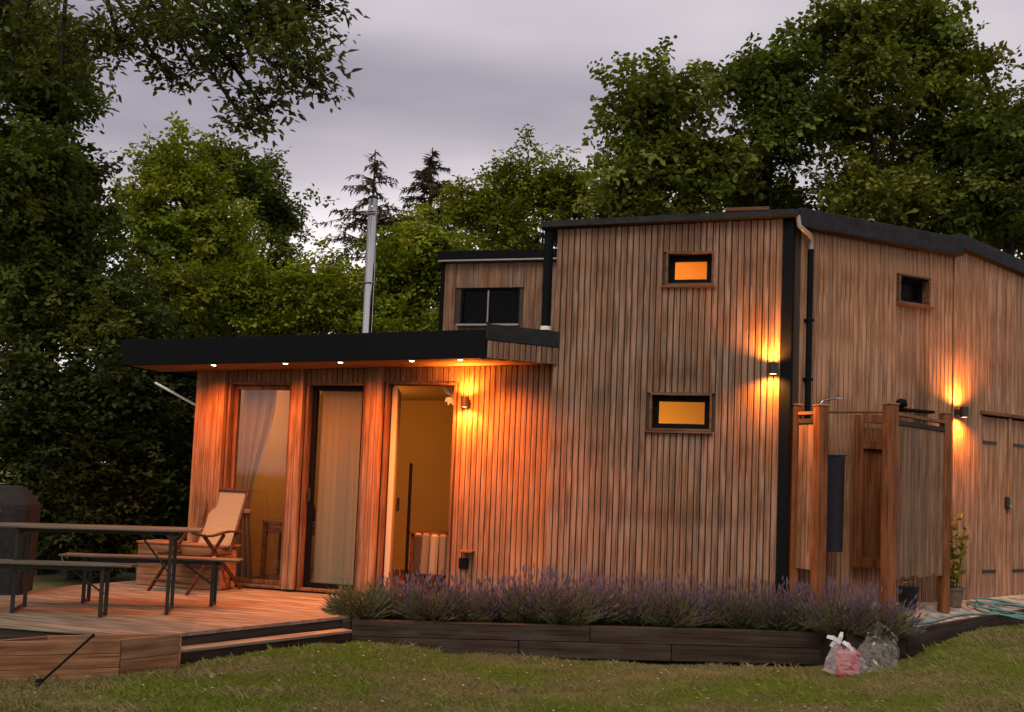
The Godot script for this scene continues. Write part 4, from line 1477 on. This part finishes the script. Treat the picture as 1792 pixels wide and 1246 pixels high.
# ---------------------------------------------------------------- things on the lawn and paving
func small_things() -> void:
	# open pine box in front of the deck corner
	var n := Vector3(-2.77, 0.06, -7.54)
	var r := Vector3(-2.45, 0.06, -7.92)
	var l := Vector3(-3.62, 0.06, -7.20)
	var bo := thing("pine_box", "open topped box of pale pine boards on the lawn beside the deck", "box")
	var sides := [[l, n, 3], [n, r, 2]]
	var lb := l + (r - n)
	sides.append([lb, r, 3])
	sides.append([l, lb, 2])
	var k := 0
	for s in sides:
		var p: Vector3 = s[0]
		var q: Vector3 = s[1]
		var d := q - p
		var cnt: int = s[2]
		var hh := 0.30 / cnt
		for i in cnt:
			var inset := 0.026 if (k % 2 == 1) else 0.0
			put("board", bx(Vector3.ZERO, Vector3(d.length() + (0.024 if inset == 0.0 else -0.026), hh - 0.003, 0.024), 0.003), M.pine[(i + k) % 4], bo, at((p + q) * 0.5 + Vector3(0, hh * (i + 0.5), 0), -atan2(d.z, d.x)))
		k += 1
	# rod leaning on the box
	var rd := thing("leaning_rod", "thin dark rod with a knob leaning on the pine box", "rod")
	var p1 := far_at(163, 1112, -7.40)
	var p0 := Vector3(-3.14, ground_h(-3.14, -7.12) + 0.03, -7.12)
	var rb := MB.new()
	rb.tube([p0, p1], [0.009, 0.009], 8)
	put("shaft", rb, M.black, rd)
	var kb := MB.new()
	kb.lathe([Vector2(0, -0.03), Vector2(0.024, -0.02), Vector2(0.03, 0.005), Vector2(0.02, 0.03), Vector2(0, 0.035)], p0, 12)
	put("knob", kb, M.black, rd)
	var kc := MB.new()
	kc.lathe([Vector2(0, -0.016), Vector2(0.016, 0.0), Vector2(0, 0.016)], p1, 10)
	put("tip", kc, M.black, rd)
	# red carton in a white carrier bag
	var bp := Vector3(3.0, ground_h(3.0, -9.12) + 0.0, -9.12)
	var bt := at(bp, -0.12)
	var rc := thing("red_carton", "small red carton inside the white carrier bag", "carton", bt)
	put("carton_body", bx(Vector3(0.02, 0.105, 0), Vector3(0.19, 0.19, 0.13), 0.008), plain(0.33, 0.03, 0.035, 0.6), rc)
	put("carton_lid", bx(Vector3(0.02, 0.208, 0), Vector3(0.195, 0.02, 0.135), 0.005), plain(0.42, 0.10, 0.10, 0.6), rc)
	var film := StandardMaterial3D.new()
	film.transparency = BaseMaterial3D.TRANSPARENCY_ALPHA
	film.albedo_color = Color(0.82, 0.80, 0.83, 0.22)
	film.roughness = 0.35
	film.cull_mode = BaseMaterial3D.CULL_DISABLED
	var wb := thing("carrier_bag", "translucent white carrier bag with knotted handles beside the bed", "bag", bt)
	var bag := bag_mesh(3, 0.175, 0.125, 0.31, 0.0)
	put("bag_film", bag, film, wb)
	var film2: StandardMaterial3D = film.duplicate()
	film2.albedo_color = Color(0.9, 0.88, 0.9, 0.85)
	for s in [[-0.12, 0.25, -0.05, 0.33, -0.015], [-0.05, 0.28, -0.035, 0.385, 0.0], [-0.03, 0.3, 0.06, 0.235, 0.02], [-0.16, 0.335, -0.05, 0.30, 0.0]]:
		var hb := MB.new()
		var a := Vector3(s[0], s[1], s[4])
		var c := Vector3(s[2], s[3], s[4])
		var d := (c - a).normalized()
		var w := d.cross(Vector3(0, 0, 1)).normalized() * 0.018
		var mm := (a + c) * 0.5 + Vector3(0, 0.012, 0.012)
		hb.quad(a - w, mm - w * 1.2, mm + w, a + w * 0.6)
		hb.quad(mm - w * 1.2, c - w * 0.5, c + w * 0.8, mm + w)
		put("bag_handle", hb, film2, wb)
	# clear sack slumped behind it
	var film3: StandardMaterial3D = film.duplicate()
	film3.albedo_color = Color(0.70, 0.68, 0.64, 0.20)
	film3.roughness = 0.18
	var sk := thing("clear_sack", "crumpled clear plastic sack slumped beside the red carton", "bag", at(Vector3(3.27, ground_h(3.27, -9.16), -9.16), -0.1))
	var nzs := FastNoiseLite.new()
	nzs.seed = 40
	nzs.frequency = 1.0
	var sheet := MB.new()
	for side in [1.0, -1.0]:
		var gr := []
		for j in 13:
			var v := j / 12.0
			var row := []
			for i in 19:
				var u := i / 18.0
				var hmax := 0.40 * (u / 0.62 if u < 0.62 else 1.0 - (u - 0.62) * 0.75) + 0.05
				var fold := nzs.get_noise_3d(u * 7.0, v * 2.4, side * 3.0) * 0.06 + nzs.get_noise_3d(u * 19.0, v * 7.0, side) * 0.02
				row.append(Vector3(-0.24 + 0.42 * u + 0.05 * v * (u - 0.4) + fold * 0.4, 0.004 + hmax * (1.0 - v), side * (0.012 + 0.085 * v * sin(PI * clampf(u, 0.06, 0.94))) + fold))
			gr.append(row)
		for j in 12:
			for i in 18:
				sheet.face([gr[j][i], gr[j][i + 1], gr[j + 1][i + 1], gr[j + 1][i]], Vector3(gr[j][i].x, 0.1, -side))
	put("sack_film", sheet, film3, sk)
	# coiled hose on the paving
	var hp := StandardMaterial3D.new()
	hp = plain(0.085, 0.19, 0.20, 0.45)
	var ho := thing("garden_hose", "pale turquoise garden hose coiled on the paving", "hose")
	var pts := []
	rng.seed = 19
	var c0 := Vector3(5.32, 0, -10.62)
	for i in 150:
		var a := i * 0.21
		var rr := 0.36 + 0.10 * sin(i * 0.37) + rng.randf_range(-0.012, 0.012)
		var x := c0.x + cos(a) * rr * 1.25
		var z := c0.z + sin(a) * rr * 0.72
		pts.append(Vector3(x, patio_h(x, z) + 0.014 + 0.05 * absf(sin(i * 0.173)) * (i / 150.0), z))
	var hb2 := MB.new()
	hb2.tube(pts, [0.011], 6)
	put("coil", hb2, hp, ho)
	var tail := []
	for i in 26:
		var t := i / 25.0
		var x := lerpf(3.62, 4.95, t)
		var z := lerpf(-9.56, -10.45, t) + 0.07 * sin(t * 7.0)
		tail.append(Vector3(x, patio_h(x, z) + 0.013, z))
	var tb := MB.new()
	tb.tube(tail, [0.011], 6)
	put("tail", tb, hp, ho)
	# potted shrub
	var py := patio_h(4.6, -10.6)
	var pt := thing("potted_shrub", "slender yellow green shrub in a small pot behind the shower", "shrub", at(Vector3(4.58, py, -10.60)))
	var pb := MB.new()
	pb.lathe([Vector2(0, 0), Vector2(0.075, 0), Vector2(0.1, 0.17), Vector2(0.11, 0.17), Vector2(0.11, 0.2), Vector2(0.09, 0.2), Vector2(0.085, 0.16), Vector2(0, 0.16)], Vector3.ZERO, 18)
	put("pot", pb, plain(0.22, 0.15, 0.11, 0.9, 0.0, 4.0), pt)
	var sb := MB.new()
	var fb := MB.new()
	for i in 9:
		var az := rng.randf() * TAU
		var p := Vector3(cos(az) * 0.03, 0.16, sin(az) * 0.03)
		var path := [p]
		var hgt := rng.randf_range(0.4, 0.78)
		for j in 6:
			p += Vector3(cos(az) * 0.018 + rng.randf_range(-0.012, 0.012), hgt / 6.0, sin(az) * 0.018 + rng.randf_range(-0.012, 0.012))
			path.append(p)
			for m in 6:
				var d := Vector3(rng.randf_range(-1, 1), rng.randf_range(-0.2, 0.8), rng.randf_range(-1, 1)).normalized()
				var ll := rng.randf_range(0.06, 0.10)
				var sd := d.cross(Vector3(rng.randf_range(-1, 1), 1, rng.randf_range(-1, 1))).normalized() * ll * 0.28
				var g := rng.randf_range(0.7, 1.5)
				fb.col = Color(0.24 * g, 0.22 * g, 0.04 * g)
				fb.quad(p, p + d * ll * 0.5 + sd, p + d * ll, p + d * ll * 0.5 - sd)
		sb.tube(path, [0.006, 0.003], 5)
	put("stems", sb, M.bark, pt)
	put("leaves", fb, M.leaf, pt)

func bag_mesh(sd: int, rx: float, rz: float, h: float, skew: float) -> MB:
	var r := FastNoiseLite.new()
	r.seed = sd
	r.frequency = 0.9
	var b := MB.new()
	var rows := 14
	var cols := 30
	var g := []
	for j in rows + 1:
		var t := float(j) / rows
		var row := []
		for i in cols:
			var a := TAU * i / cols
			var k := (1.0 - pow(t, 3.0) * 0.62) * (0.55 + 0.45 * minf(1.0, t * 7.0))
			var cr := 1.0 + 0.30 * r.get_noise_3d(cos(a) * 2.4, t * 3.2, sin(a) * 2.4) + 0.12 * r.get_noise_3d(cos(a) * 8.0, t * 9.0, sin(a) * 8.0)
			row.append(Vector3(cos(a) * rx * k * cr + skew * t * (1.0 - t * 0.4), 0.004 + t * h * (0.85 + 0.3 * r.get_noise_2d(a, 3.0 + skew)), sin(a) * rz * k * cr))
		g.append(row)
	for j in rows:
		for i in cols:
			var i2 := (i + 1) % cols
			b.face([g[j][i], g[j][i2], g[j + 1][i2], g[j + 1][i]], (g[j][0] + g[j][cols / 2]) * 0.5)
	return b

# ---------------------------------------------------------------- trees
func sprig(sd: int, count: int, ln: float, wd: float, spread: float) -> Mesh:
	var r := RandomNumberGenerator.new()
	r.seed = sd
	var b := MB.new()
	for i in count:
		var az := i * 2.4 + r.randf_range(-0.4, 0.4)
		var t := (i + 0.5) / count
		var p := Vector3(r.randf_range(-0.02, 0.02), 0, r.randf_range(-0.02, 0.02)) + Vector3(t * spread * 1.4 - spread * 0.6, t * 0.03, 0)
		var d := Vector3(cos(az), r.randf_range(-0.55, 0.35), sin(az)).normalized()
		p += d * spread * r.randf_range(0.1, 0.55)
		var sd1 := d.cross(Vector3(r.randf_range(-0.5, 0.5), 1, r.randf_range(-0.5, 0.5))).normalized()
		var nn := sd1.cross(d).normalized()
		var l := ln * r.randf_range(0.55, 1.3)
		var w := wd * r.randf_range(0.8, 1.15)
		var g := r.randf_range(0.75, 1.25)
		b.col = Color(g, g * r.randf_range(0.95, 1.05), g)
		var tip := p + d * l - nn * l * 0.18
		var m1 := p + d * l * 0.38
		var m2 := p + d * l * 0.72 - nn * l * 0.07
		# folded leaf blade, two halves
		b.quad(p, m1 + sd1 * w * 0.5 + nn * w * 0.16, m2 + sd1 * w * 0.36, tip)
		b.quad(p, tip, m2 - sd1 * w * 0.36, m1 - sd1 * w * 0.5 + nn * w * 0.16)
	return b.mesh()

# lobes: [centre, radii, clumps]; the crown is clumps of leaf sprigs, with gaps between them
func tree(called: String, label: String, base: Vector3, trunk_r: float, lobes: Array, sprigs: Array, tone: Color, sd: int, per: int, clump: float, group := "garden trees", high_fork := Vector3.ZERO) -> void:
	var r := RandomNumberGenerator.new()
	r.seed = sd
	var o := thing(called, label, "tree", at(base), group)
	var wood_b := MB.new()
	var top := Vector3.ZERO
	for q in lobes:
		top += (q[0] as Vector3) - base
	top /= lobes.size()
	var fork := Vector3(top.x * 0.35, maxf(0.6, top.y * 0.45), top.z * 0.35)
	if high_fork != Vector3.ZERO:
		fork = high_fork - base
	var mid := Vector3(r.randf_range(-0.1, 0.1), fork.y * 0.5, r.randf_range(-0.1, 0.1))
	wood_b.tube([Vector3(0, -0.2, 0), mid, fork], [trunk_r * 1.25, trunk_r, trunk_r * 0.75], 10)
	var xf := [[], [], []]
	var cols := [[], [], []]
	var ls := clampf(2.4 / lobes.size(), 0.24, 0.4)
	for q in lobes:
		var c: Vector3 = (q[0] as Vector3) - base
		var rad: Vector3 = q[1]
		var hub := c - Vector3(0, rad.y * 0.35, 0)
		wood_b.tube([fork, fork.lerp(hub, 0.5) + Vector3(r.randf_range(-0.2, 0.2), 0.1, r.randf_range(-0.2, 0.2)), hub, c + Vector3(0, rad.y * 0.3, 0)], [trunk_r * 0.6 * ls, trunk_r * 0.45 * ls, trunk_r * 0.3 * ls, trunk_r * 0.1 * ls], 7)
		for i in int(q[2]):
			var d := Vector3(r.randfn(), r.randfn(), r.randfn()).normalized()
			var rr := pow(r.randf(), 0.42)
			var p := c + d * rad * rr
			wood_b.tube([hub.lerp(p, 0.15), hub.lerp(p, 0.6) + Vector3(0, -0.08, 0), p], [trunk_r * 0.16 * ls, trunk_r * 0.1 * ls, 0.004], 5, false)
			var cr := clump * r.randf_range(0.6, 1.25)
			var hue := r.randf_range(0.72, 1.32)
			var yel := r.randf_range(-0.14, 0.12)
			# a shoot or two that breaks the outline
			var shoot := (d + Vector3(0, r.randf_range(0.2, 1.0), 0)).normalized() * cr * r.randf_range(0.8, 1.5)
			for k in per:
				var e := Vector3(r.randfn(), r.randfn() * 0.55, r.randfn()) * 0.50 * cr
				var w := p + e
				if k % 7 == 0:
					w = p + shoot * (0.5 + 0.5 * k / per) + e * 0.12
				var bs := Basis(Vector3.UP, r.randf() * TAU) * Basis(Vector3(1, 0, 0), r.randfn() * 0.45) * Basis(Vector3(0, 0, 1), r.randfn() * 0.45)
				bs = bs.scaled(Vector3.ONE * r.randf_range(0.75, 1.25))
				var which := r.randi() % sprigs.size()
				xf[which].append(Transform3D(bs, w))
				var g := hue * r.randf_range(0.85, 1.15)
				cols[which].append(Color(tone.r * g * (1.0 + yel), tone.g * g, tone.b * g * (1.0 - yel)))
	put("trunk", wood_b, M.bark, o)
	for s in sprigs.size():
		if xf[s].is_empty():
			continue
		var mm := MultiMesh.new()
		mm.transform_format = MultiMesh.TRANSFORM_3D
		mm.use_colors = true
		mm.mesh = sprigs[s]
		mm.instance_count = xf[s].size()
		for i in xf[s].size():
			mm.set_instance_transform(i, xf[s][i])
			mm.set_instance_color(i, cols[s][i])
		var mi := MultiMeshInstance3D.new()
		mi.name = "crown"
		mi.multimesh = mm
		mi.material_override = M.leaf
		mi.set_meta("kind", "stuff")
		o.add_child(mi, true)

# a lobe from photo pixels: centre, half extents in pixels, distance
func lobe(x: float, y: float, hw: float, hh: float, z: float, clumps: int, deep := 1.0) -> Array:
	var c := far_at(x, y, z)
	var k := -z / FPX
	return [c, Vector3(hw * k, hh * k, (hw + hh) * 0.5 * k * deep), clumps]

func foot(x: float, z: float) -> Vector3:
	var p := far_at(x, 800, z)
	return Vector3(p.x, ground_h(p.x, p.z), p.z)

func trees() -> void:
	var broad := [sprig(1, 14, 0.115, 0.09, 0.18), sprig(2, 15, 0.10, 0.085, 0.19), sprig(3, 13, 0.12, 0.085, 0.17)]
	var small := [sprig(4, 16, 0.085, 0.058, 0.17), sprig(5, 18, 0.075, 0.05, 0.18)]
	var long := [sprig(6, 8, 0.10, 0.042, 0.16), sprig(7, 9, 0.09, 0.038, 0.17)]
	var green := Color(0.162, 0.186, 0.034)
	var dark := Color(0.11, 0.138, 0.026)
	var olive := Color(0.195, 0.22, 0.022)
	var lime := Color(0.225, 0.262, 0.022)
	# big sycamores behind the tall block
	tree("broadleaf_tree", "wide tree with a ragged crown behind the tall block's front window wall", foot(1180, -17.0), 0.22, [lobe(1150, 180, 65, 50, -17, 15), lobe(1125, 270, 45, 60, -17, 11), lobe(1230, 290, 70, 65, -17.5, 17), lobe(1150, 380, 90, 45, -17.5, 14), lobe(1095, 360, 30, 45, -17, 6)], broad, green, 201, 22, 0.55)
	tree("broadleaf_tree", "round topped tree between the ragged tree and the tallest tree", foot(1350, -18.0), 0.25, [lobe(1325, 135, 60, 42, -18, 13), lobe(1350, 235, 80, 65, -18, 19), lobe(1330, 345, 100, 55, -18.5, 18)], broad, dark, 202, 22, 0.58)
	tree("broadleaf_tree", "tallest leafy tree behind the double shed door", foot(1600, -18.5), 0.32, [lobe(1475, 65, 40, 50, -18, 11), lobe(1560, 45, 70, 50, -18.5, 16), lobe(1640, 130, 75, 65, -18.5, 20), lobe(1520, 180, 85, 70, -18, 21), lobe(1660, 270, 100, 75, -19, 22), lobe(1510, 320, 100, 60, -19, 19), lobe(1620, 370, 120, 40, -19.5, 18), lobe(1550, 365, 70, 45, -17.6, 15)], broad, green, 203, 22, 0.62)
	tree("broadleaf_tree", "dark leafy tree at the far end of the cabin's boarded flank", foot(1800, -18.0), 0.28, [lobe(1750, 230, 50, 60, -17.5, 15), lobe(1790, 330, 95, 85, -18, 22), lobe(1860, 260, 80, 90, -18, 12), lobe(1760, 400, 80, 50, -18.5, 12), lobe(1700, 380, 60, 50, -17.4, 13)], broad, dark, 204, 22, 0.62)
	# trees behind the box dormer
	tree("broadleaf_tree", "mid green tree behind the box dormer", foot(950, -20.0), 0.2, [lobe(930, 320, 50, 35, -20, 14), lobe(1010, 335, 40, 38, -20, 11), lobe(850, 365, 55, 38, -20, 14), lobe(950, 410, 110, 45, -20, 18)], small, olive, 205, 26, 0.58)
	tree("broadleaf_tree", "yellowish bushy tree behind the steel flue", foot(720, -18.0), 0.18, [lobe(735, 440, 45, 50, -18, 13), lobe(680, 510, 55, 50, -18, 14), lobe(790, 470, 55, 50, -18, 13), lobe(720, 560, 100, 35, -18, 14)], small, lime, 206, 26, 0.55)
	# left group
	tree("broadleaf_tree", "large light green tree behind the low roof's far end", foot(370, -18.0), 0.28, [lobe(320, 310, 60, 42, -18, 16), lobe(290, 390, 85, 60, -17.5, 20), lobe(390, 430, 65, 60, -18, 18), lobe(430, 520, 75, 50, -17.5, 16), lobe(300, 520, 90, 55, -17, 18), lobe(370, 575, 80, 35, -18.6, 14)], small, lime, 207, 28, 0.58)
	tree("broadleaf_tree", "darker tree peering over the light green tree", foot(470, -20.0), 0.22, [lobe(430, 330, 42, 40, -20, 12), lobe(480, 385, 38, 35, -20, 10), lobe(460, 470, 55, 55, -20, 13), lobe(385, 285, 30, 25, -20, 7)], small, dark, 208, 26, 0.55)
	tree("broadleaf_tree", "low bushy tree just behind the middle of the low roof", foot(560, -17.0), 0.14, [lobe(555, 520, 50, 35, -17, 13), lobe(510, 565, 65, 40, -17, 13), lobe(600, 560, 45, 40, -17, 11)], small, lime, 209, 26, 0.5)
	# shady wall of trees on the left
	tree("broadleaf_tree", "dark heavy tree beyond the covered grill, its top overhung by slender boughs", foot(70, -14.5), 0.3, [lobe(60, 110, 90, 110, -14, 30), lobe(50, 310, 90, 100, -14, 30), lobe(130, 420, 65, 80, -14.5, 20), lobe(60, 540, 110, 90, -14.5, 26), lobe(180, 580, 70, 70, -14.5, 18), lobe(-60, 300, 80, 160, -14, 14), lobe(10, 460, 60, 60, -15.6, 16)], small, dark, 210, 30, 0.52)
	tree("hedge_tree", "dense dark shrubby growth between the grill and the low room", foot(150, -14.0), 0.15, [lobe(60, 720, 110, 90, -13.6, 28), lobe(200, 720, 90, 90, -13.8, 28), lobe(120, 850, 130, 85, -13.6, 32), lobe(270, 840, 80, 90, -14.2, 26), lobe(210, 930, 130, 60, -13.8, 28), lobe(290, 660, 60, 60, -14.5, 16), lobe(330, 760, 40, 110, -15.4, 18)], small, Color(0.05, 0.062, 0.014), 211, 28, 0.45)
	# overhanging tree near the deck
	rng.seed = 33
	var ov := []
	for q in [[545, 12, 35, 22, 5], [505, 45, 45, 32, 8], [450, 30, 70, 32, 9], [360, 35, 70, 40, 10], [280, 40, 60, 45, 9], [525, 110, 32, 32, 5], [490, 110, 45, 35, 6], [565, 155, 8, 16, 2], [460, 175, 22, 30, 4], [440, 220, 14, 18, 3], [340, 110, 45, 18, 4], [300, 140, 15, 8, 2], [410, 105, 35, 20, 4], [210, 60, 40, 60, 8], [110, 90, 70, 80, 10], [30, 60, 60, 60, 8], [380, -50, 240, 30, 14], [560, -20, 25, 18, 2]]:
		ov.append(lobe(q[0], q[1], q[2], q[3], -10.2 - rng.randf_range(-0.5, 0.6), q[4], 0.7))
	tree("overhanging_tree", "near tree whose slender leaved boughs hang over the deck", Vector3(-6.9, 0.05, -10.6), 0.24, ov, long, Color(0.10, 0.118, 0.03), 212, 8, 0.25, "garden trees", Vector3(-5.0, 7.6, -10.4))
	conifer("thin conifer with sparse drooping branches directly behind the steel flue", 657, 262, -24.0, 2.6, 301)
	conifer("fuller dark conifer between the steel flue and the box dormer", 757, 258, -25.0, 2.4, 302)

func conifer(label: String, px: float, py: float, z: float, crown: float, sd: int) -> void:
	var r := RandomNumberGenerator.new()
	r.seed = sd
	var tip := far_at(px, py, z)
	var base := Vector3(tip.x, ground_h(tip.x, tip.z), tip.z)
	var o := thing("conifer_tree", label, "conifer", at(base), "conifers behind the cabin")
	var h := tip.y - base.y
	var wb := MB.new()
	wb.tube([Vector3(0, -0.2, 0), Vector3(0.03, h * 0.5, 0), Vector3(0, h, 0)], [0.16, 0.09, 0.012], 8)
	var nb := MB.new()
	for i in 84:
		var t := pow(r.randf(), 0.8)
		var y := h - 0.1 - t * crown
		var ln := (0.12 + t * 1.55) * r.randf_range(0.45, 1.2)
		var az := r.randf() * TAU
		var d := Vector3(cos(az), 0, sin(az))
		var p0 := Vector3(0, y, 0)
		var rise := r.randf_range(-0.25, 0.35)
		var p1 := p0 + d * ln * 0.5 + Vector3(0, rise * ln * 0.6, 0)
		var p2 := p0 + d * ln + Vector3(0, rise * ln * 0.6 - 0.12 * ln, 0)
		wb.tube([p0, p1, p2], [0.018, 0.012, 0.004], 5, false)
		var cnt := int(120 * ln * (1.0 if sd == 302 else 0.4)) + 8
		for k in cnt:
			var u := r.randf_range(0.1, 1.0)
			var q := p0.lerp(p1, u * 2.0) if u < 0.5 else p1.lerp(p2, u * 2.0 - 1.0)
			var sdv := (d.cross(Vector3.UP) * r.randf_range(-1, 1) + d * 0.5 + Vector3(0, r.randf_range(-1.2, 0.2), 0)).normalized()
			var ll := r.randf_range(0.05, 0.24)
			var w := sdv.cross(Vector3(r.randf_range(-1, 1), 1, r.randf_range(-1, 1))).normalized() * r.randf_range(0.012, 0.026)
			var g := r.randf_range(0.6, 1.4)
			nb.col = Color(0.085 * g, 0.07 * g, 0.05 * g)
			nb.quad(q, q + sdv * ll * 0.4 + w, q + sdv * ll, q + sdv * ll * 0.4 - w)
	put("trunk", wb, M.bark, o)
	put("crown", nb, M.leaf, o)

# ---------------------------------------------------------------- grass
func lawn() -> void:
	var r := RandomNumberGenerator.new()
	r.seed = 909
	var nz := FastNoiseLite.new()
	nz.seed = 71
	nz.frequency = 0.55
	nz.fractal_octaves = 4
	var tufts := []
	for v in 3:
		var b := MB.new()
		for i in 13:
			var az := r.randf() * TAU
			var p := Vector3(r.randf_range(-0.035, 0.035), 0, r.randf_range(-0.035, 0.035))
			var ln := r.randf_range(0.016, 0.042)
			var lean := r.randf_range(0.1, 0.9)
			var d := Vector3(cos(az) * sin(lean), cos(lean), sin(az) * sin(lean))
			var sd := d.cross(Vector3(cos(az + 1.3), 0.2, sin(az + 1.3))).normalized() * 0.003
			var m := p + d * ln * 0.55
			var e := p + d * ln + Vector3(cos(az), -0.3, sin(az)) * ln * 0.25
			var g := r.randf_range(0.75, 1.25)
			b.col = Color(g, g, g)
			b.quad(p - sd, m - sd, m + sd, p + sd)
			b.tri(m - sd, e, m + sd)
		tufts.append(b.mesh())
	var xf := [[], [], []]
	var cl := [[], [], []]
	var bed := PackedVector2Array([Vector2(-1.55, -9.58), Vector2(3.05, -9.52), Vector2(3.62, -9.33), Vector2(5.5, -10.8), Vector2(9.0, -13.6), Vector2(9, -16), Vector2(-9, -16), Vector2(-9, -8.9), Vector2(-2.71, -8.0), Vector2(-2.5, -8.0), Vector2(-1.38, -9.4)])
	var box2 := PackedVector2Array([Vector2(-3.64, -7.18), Vector2(-2.75, -7.52), Vector2(-2.42, -7.94), Vector2(-3.3, -7.6)])
	var tries := 0
	var n := 0
	while n < 80000 and tries < 400000:
		tries += 1
		var z := -6.0 - pow(r.randf(), 0.9) * 6.2
		var half := -z * 0.53
		var x := r.randf_range(-half, half) + 0.15
		var q := Vector2(x, z)
		if Geometry2D.is_point_in_polygon(q, bed) or Geometry2D.is_point_in_polygon(q, box2):
			continue
		var a := nz.get_noise_2d(x, z * 1.4)
		var c := nz.get_noise_2d(x * 3.0 + 40.0, z * 4.0)
		var f := a + c * 0.5
		# worn patches carry few blades
		var bare := smoothstep(0.16, 0.42, a + 0.22 * exp(-pow((x - 0.35) / 1.1, 2.0) - pow((z + 7.9) / 0.5, 2.0)) + 0.5 * exp(-pow((x + 3.0) / 0.9, 2.0) - pow((z + 7.0) / 0.45, 2.0)))
		if r.randf() < bare * 0.85:
			continue
		var k := r.randi() % 3
		var s := r.randf_range(0.6, 1.3) * (1.0 + c * 0.9)
		if r.randf() < 0.02:
			s *= 1.7
		xf[k].append(Transform3D(Basis(Vector3.UP, r.randf() * TAU).scaled(Vector3.ONE * s), Vector3(x, ground_h(x, z) - 0.004, z)))
		var t := clampf(0.55 - f * 1.9 + r.randf_range(-0.25, 0.25), 0.0, 1.0)
		var cc := Color(0.22, 0.19, 0.08).lerp(Color(0.16, 0.195, 0.028), t)
		cl[k].append(cc)
		n += 1
	var gm := leafy(0.3, 0.8)
	for k in 3:
		var mm := MultiMesh.new()
		mm.transform_format = MultiMesh.TRANSFORM_3D
		mm.use_colors = true
		mm.mesh = tufts[k]
		mm.instance_count = xf[k].size()
		for i in xf[k].size():
			mm.set_instance_transform(i, xf[k][i])
			mm.set_instance_color(i, cl[k][i])
		var mi := MultiMeshInstance3D.new()
		mi.name = numbered("grass")
		mi.multimesh = mm
		mi.material_override = gm
		mi.set_meta("kind", "stuff")
		mi.set_meta("label", "short patchy grass covering the lawn")
		mi.set_meta("category", "grass")
		mi.set_meta("group", "lawn grass")
		add_child(mi)
	# pale fallen petals and clover heads
	var db := MB.new()
	for i in 260:
		var z := -6.6 - r.randf() * 4.0
		var x := r.randf_range(z * 0.5, -z * 0.52)
		if Geometry2D.is_point_in_polygon(Vector2(x, z), bed) or Geometry2D.is_point_in_polygon(Vector2(x, z), box2):
			continue
		var s := r.randf_range(0.006, 0.014)
		var g := r.randf_range(0.35, 0.62)
		db.col = Color(g, g * 0.95, g * 0.8)
		var p := Vector3(x, ground_h(x, z) + r.randf_range(0.03, 0.05), z)
		for k in 5:
			var a := TAU * k / 5.0
			db.tri(p, p + Vector3(cos(a), 0.35, sin(a)) * s, p + Vector3(cos(a + 0.9), 0.2, sin(a + 0.9)) * s)
	var dl := put("clover_flowers", db, gm, self)
	dl.set_meta("kind", "stuff")
	dl.set_meta("label", "scattered tiny pale clover heads in the grass")
	dl.set_meta("category", "flowers")
